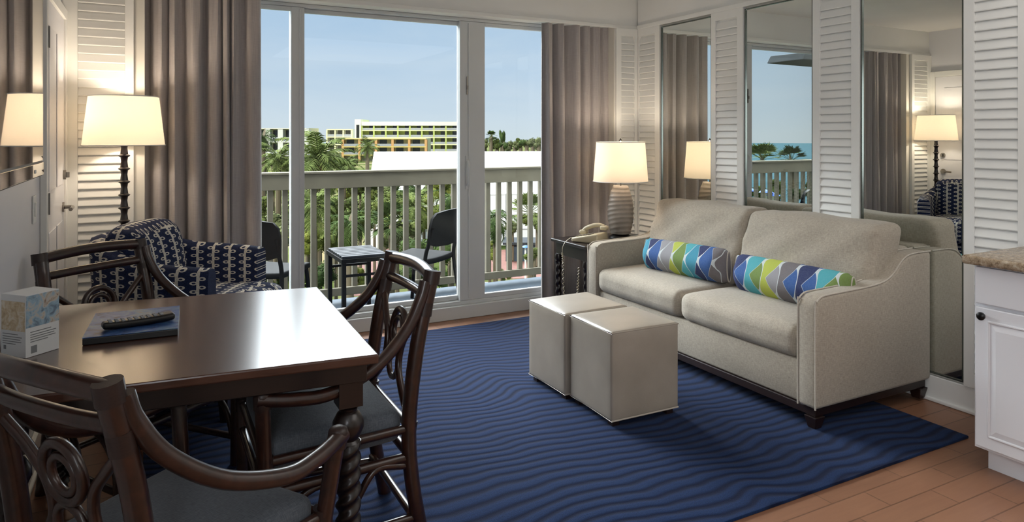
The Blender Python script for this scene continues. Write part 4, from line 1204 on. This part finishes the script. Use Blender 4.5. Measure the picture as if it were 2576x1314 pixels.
# hut and fence
t = thing('garden_hut', 'tan sided garden hut behind the balusters left of the slatted table', 'hut', tuple(at(812, 44, ZG)), -A)
MB().box(-.55, .55, 0, 2.2, 0, zat(560, 44)-ZG).build('wall', M['siding'], t)
for k in range(9):
    pass
MB().box(-.75, .75, -.2, 2.4, zat(560, 44)-ZG+.001, zat(552, 44)-ZG).build('roof', M['hcream'], t)
t = thing('pool_hut', 'low grey blue pool building beyond the railing at right', 'hut', tuple(at(1325, 46, ZG)), -A)
MB().box(-1.4, 2.4, 0, 2, 0, 1.15).build('wall', M['deck'], t); MB().box(-1.6, 2.6, -.2, 2.2, 1.151, 1.3).build('roof', M['beam'], t)

# ---- hotels
def hotel(name, label, u0, u1, v_top, D, nb, pitch, nf, wall, fin, rot=0.0, rail=True, colw=.5, arch=False, win=(.38, .92), base_v=None, bands=None, dep=1.8):
    p = at(u0, D, ZG); t = thing(name, label, 'building', tuple(p), -A+rot)
    W = (u1-u0)*D/F; zt = zat(v_top, D)-ZG; fh = pitch*D/F; bw_ = W/nb
    MB().box(0, W, dep, 14, 0, zt).build('wall', M[wall], t)
    m = MB()
    for k in range(nf+1):
        z = zt-k*fh
        m.box(-.1, W+.1, 0, dep-.001, max(0, z-.34), z)
    m.build('floor_slabs', M[bands or fin], t)
    m = MB()
    for i in range(nb+1):
        x = i*bw_; m.box(x-colw/2, x+colw/2, .05, dep-.002, 0, zt-.43)
    m.build('fin_wall', M[fin], t)
    w0 = None
    for k in range(nf):
        for i in range(nb):
            x = i*bw_; z = zt-(k+1)*fh
            if z < .2: continue
            if w0 is None:
                w0 = MB().box(0, bw_*(win[1]-win[0]), dep-.06, dep-.003, .02, fh*.84).build('window', M['hglass'], t); c = w0
            else:
                c = w0.copy(); COL.objects.link(c); c.parent = t
            c.location = (x+bw_*win[0], 0, z)
    if rail:
        r0 = None
        for k in range(nf):
            z = zt-(k+1)*fh
            if z < .2: continue
            if r0 is None: r0 = MB().box(0, W, .08, .16, .02, fh*.32).build('balcony_railing', M['hrail'], t); c = r0
            else: c = r0.copy(); COL.objects.link(c); c.parent = t
            c.location = (0, 0, z)
    return t, W, zt, fh, bw_
t, W, zt, fh, bw_ = hotel('hotel_building', 'large white and lime hotel block with rows of recessed balconies on the skyline', 910, 1182, 310, 250, 9, 17.6, 5, 'hlime', 'hlime', colw=.6, bands='hcream', win=(.5, .98), dep=2.6)
MB().box(-2.5, -.2, -.3, 14, 0, zt+1.4).build('stair_tower', M['hwhite'], t); MB().box(-1.9, -.8, -.34, -.301, zt-5.5, zt-.6).build('window', M['hglass'], t)
MB().box(-.1, W+.1, -.2, -.11, zt-.9, zt+.5).build('parapet', M['hwhite'], t)
hotel('hotel_building', 'lower orange and yellow hotel wing with wide balconies in front of the lime block', 862, 1071, 348, 225, 5, 20.5, 4, 'hcream', 'horange', bands='hyellow', colw=.8, win=(.15, .6), dep=2.2)
hotel('hotel_building', 'low pale hotel wing between the large palm and the lime block', 822, 884, 325, 262, 3, 19, 4, 'hwhite', 'hcream', colw=.5, win=(.2, .75))
hotel('hotel_building', 'cream building with arched balconies at the left behind the door stile', 640, 770, 322, 215, 4, 34, 3, 'hcream', 'hwhite', colw=1.6, win=(.25, .8), dep=2.4)

# ------------------------------------------------------------------ world and lights
w = bpy.data.worlds.new('sky'); sc.world = w; w.use_nodes = True; nt = w.node_tree; nt.nodes.clear()
out = nt.nodes.new('ShaderNodeOutputWorld'); bg = nt.nodes.new('ShaderNodeBackground'); nt.links.new(bg.outputs[0], out.inputs[0])
tc = nt.nodes.new('ShaderNodeTexCoord'); sp = nt.nodes.new('ShaderNodeSeparateXYZ'); nt.links.new(tc.outputs['Generated'], sp.inputs[0])
z = S(nt, sp.outputs[2])
class W_: pass
wm = Mat.__new__(Mat); wm.nt = nt
def lin(r, g, b, k=1.0): return tuple(c*k for c in rgb((r, g, b))[:3])+(1,)
skyc = wm.ramp((z*2.0).clamp(), [(0.0, lin(214, 227, 236)), (.05, lin(208, 224, 238)), (.18, lin(188, 212, 236)), (.38, lin(168, 200, 232)), (1.0, lin(110, 160, 215))])
mp = nt.nodes.new('ShaderNodeMapping'); mp.inputs['Scale'].default_value = (1.2, 1.2, 7); mp.inputs['Rotation'].default_value = (.15, .1, .3); nt.links.new(tc.outputs['Generated'], mp.inputs[0])
nz = wm.noise(mp.outputs[0], 2.0, 6, .6, .6)
cl = ((nz-.36)*1.7).clamp()
skyc2 = wm.mix(cl*.6, skyc, lin(226, 235, 242))
nt.links.new(skyc2, bg.inputs[0])
# extra sky glow added to light the room, above what the door shows directly
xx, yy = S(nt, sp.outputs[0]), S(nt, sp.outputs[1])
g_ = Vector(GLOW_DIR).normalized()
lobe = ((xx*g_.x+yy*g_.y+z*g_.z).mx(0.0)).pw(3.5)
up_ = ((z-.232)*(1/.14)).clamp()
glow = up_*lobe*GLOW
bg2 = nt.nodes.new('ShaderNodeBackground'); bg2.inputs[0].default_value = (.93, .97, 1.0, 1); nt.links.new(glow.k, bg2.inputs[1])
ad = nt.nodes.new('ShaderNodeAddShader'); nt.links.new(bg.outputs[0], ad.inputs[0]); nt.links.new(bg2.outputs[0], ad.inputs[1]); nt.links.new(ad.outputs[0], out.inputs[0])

sun = bpy.data.lights.new('sun', 'SUN'); sun.energy = 4.2; sun.angle = R(.6); sun.color = (1, .95, .86)
so = bpy.data.objects.new('sun', sun); COL.objects.link(so)
dirv = Vector((.45, .62, -.62)); so.rotation_euler = dirv.to_track_quat('-Z', 'Y').to_euler()
# added fill light under the ceiling, out of view; no fixture is built
al = bpy.data.lights.new('ceiling_fill_light', 'AREA'); al.energy = 26; al.shape = 'RECTANGLE'; al.size = 2.0; al.size_y = 2.4; al.color = (1, .96, .92)
ao = bpy.data.objects.new('ceiling_fill_light', al); COL.objects.link(ao); ao.location = (2.6, .5, 2.57)

# added fill light on the solid left wall, behind the camera; no window there
wl = bpy.data.lights.new('side_fill_light', 'AREA'); wl.energy = 35; wl.shape = 'RECTANGLE'; wl.size = 1.3; wl.size_y = 1.3; wl.color = (.90, .95, 1.0)
wo = bpy.data.objects.new('side_fill_light', wl); COL.objects.link(wo); wo.location = (XL+.03, -.35, 1.55); wo.rotation_euler = (0, R(-90), 0)

sc.view_settings.view_transform = 'Standard'; sc.view_settings.look = 'None'; sc.view_settings.gamma = 1
sc.view_settings.exposure = 0.0; sc.view_settings.use_curve_mapping = False
try:
    sc.cycles.max_bounces = 10; sc.cycles.transparent_max_bounces = 16; sc.cycles.use_denoising = True
except Exception: pass
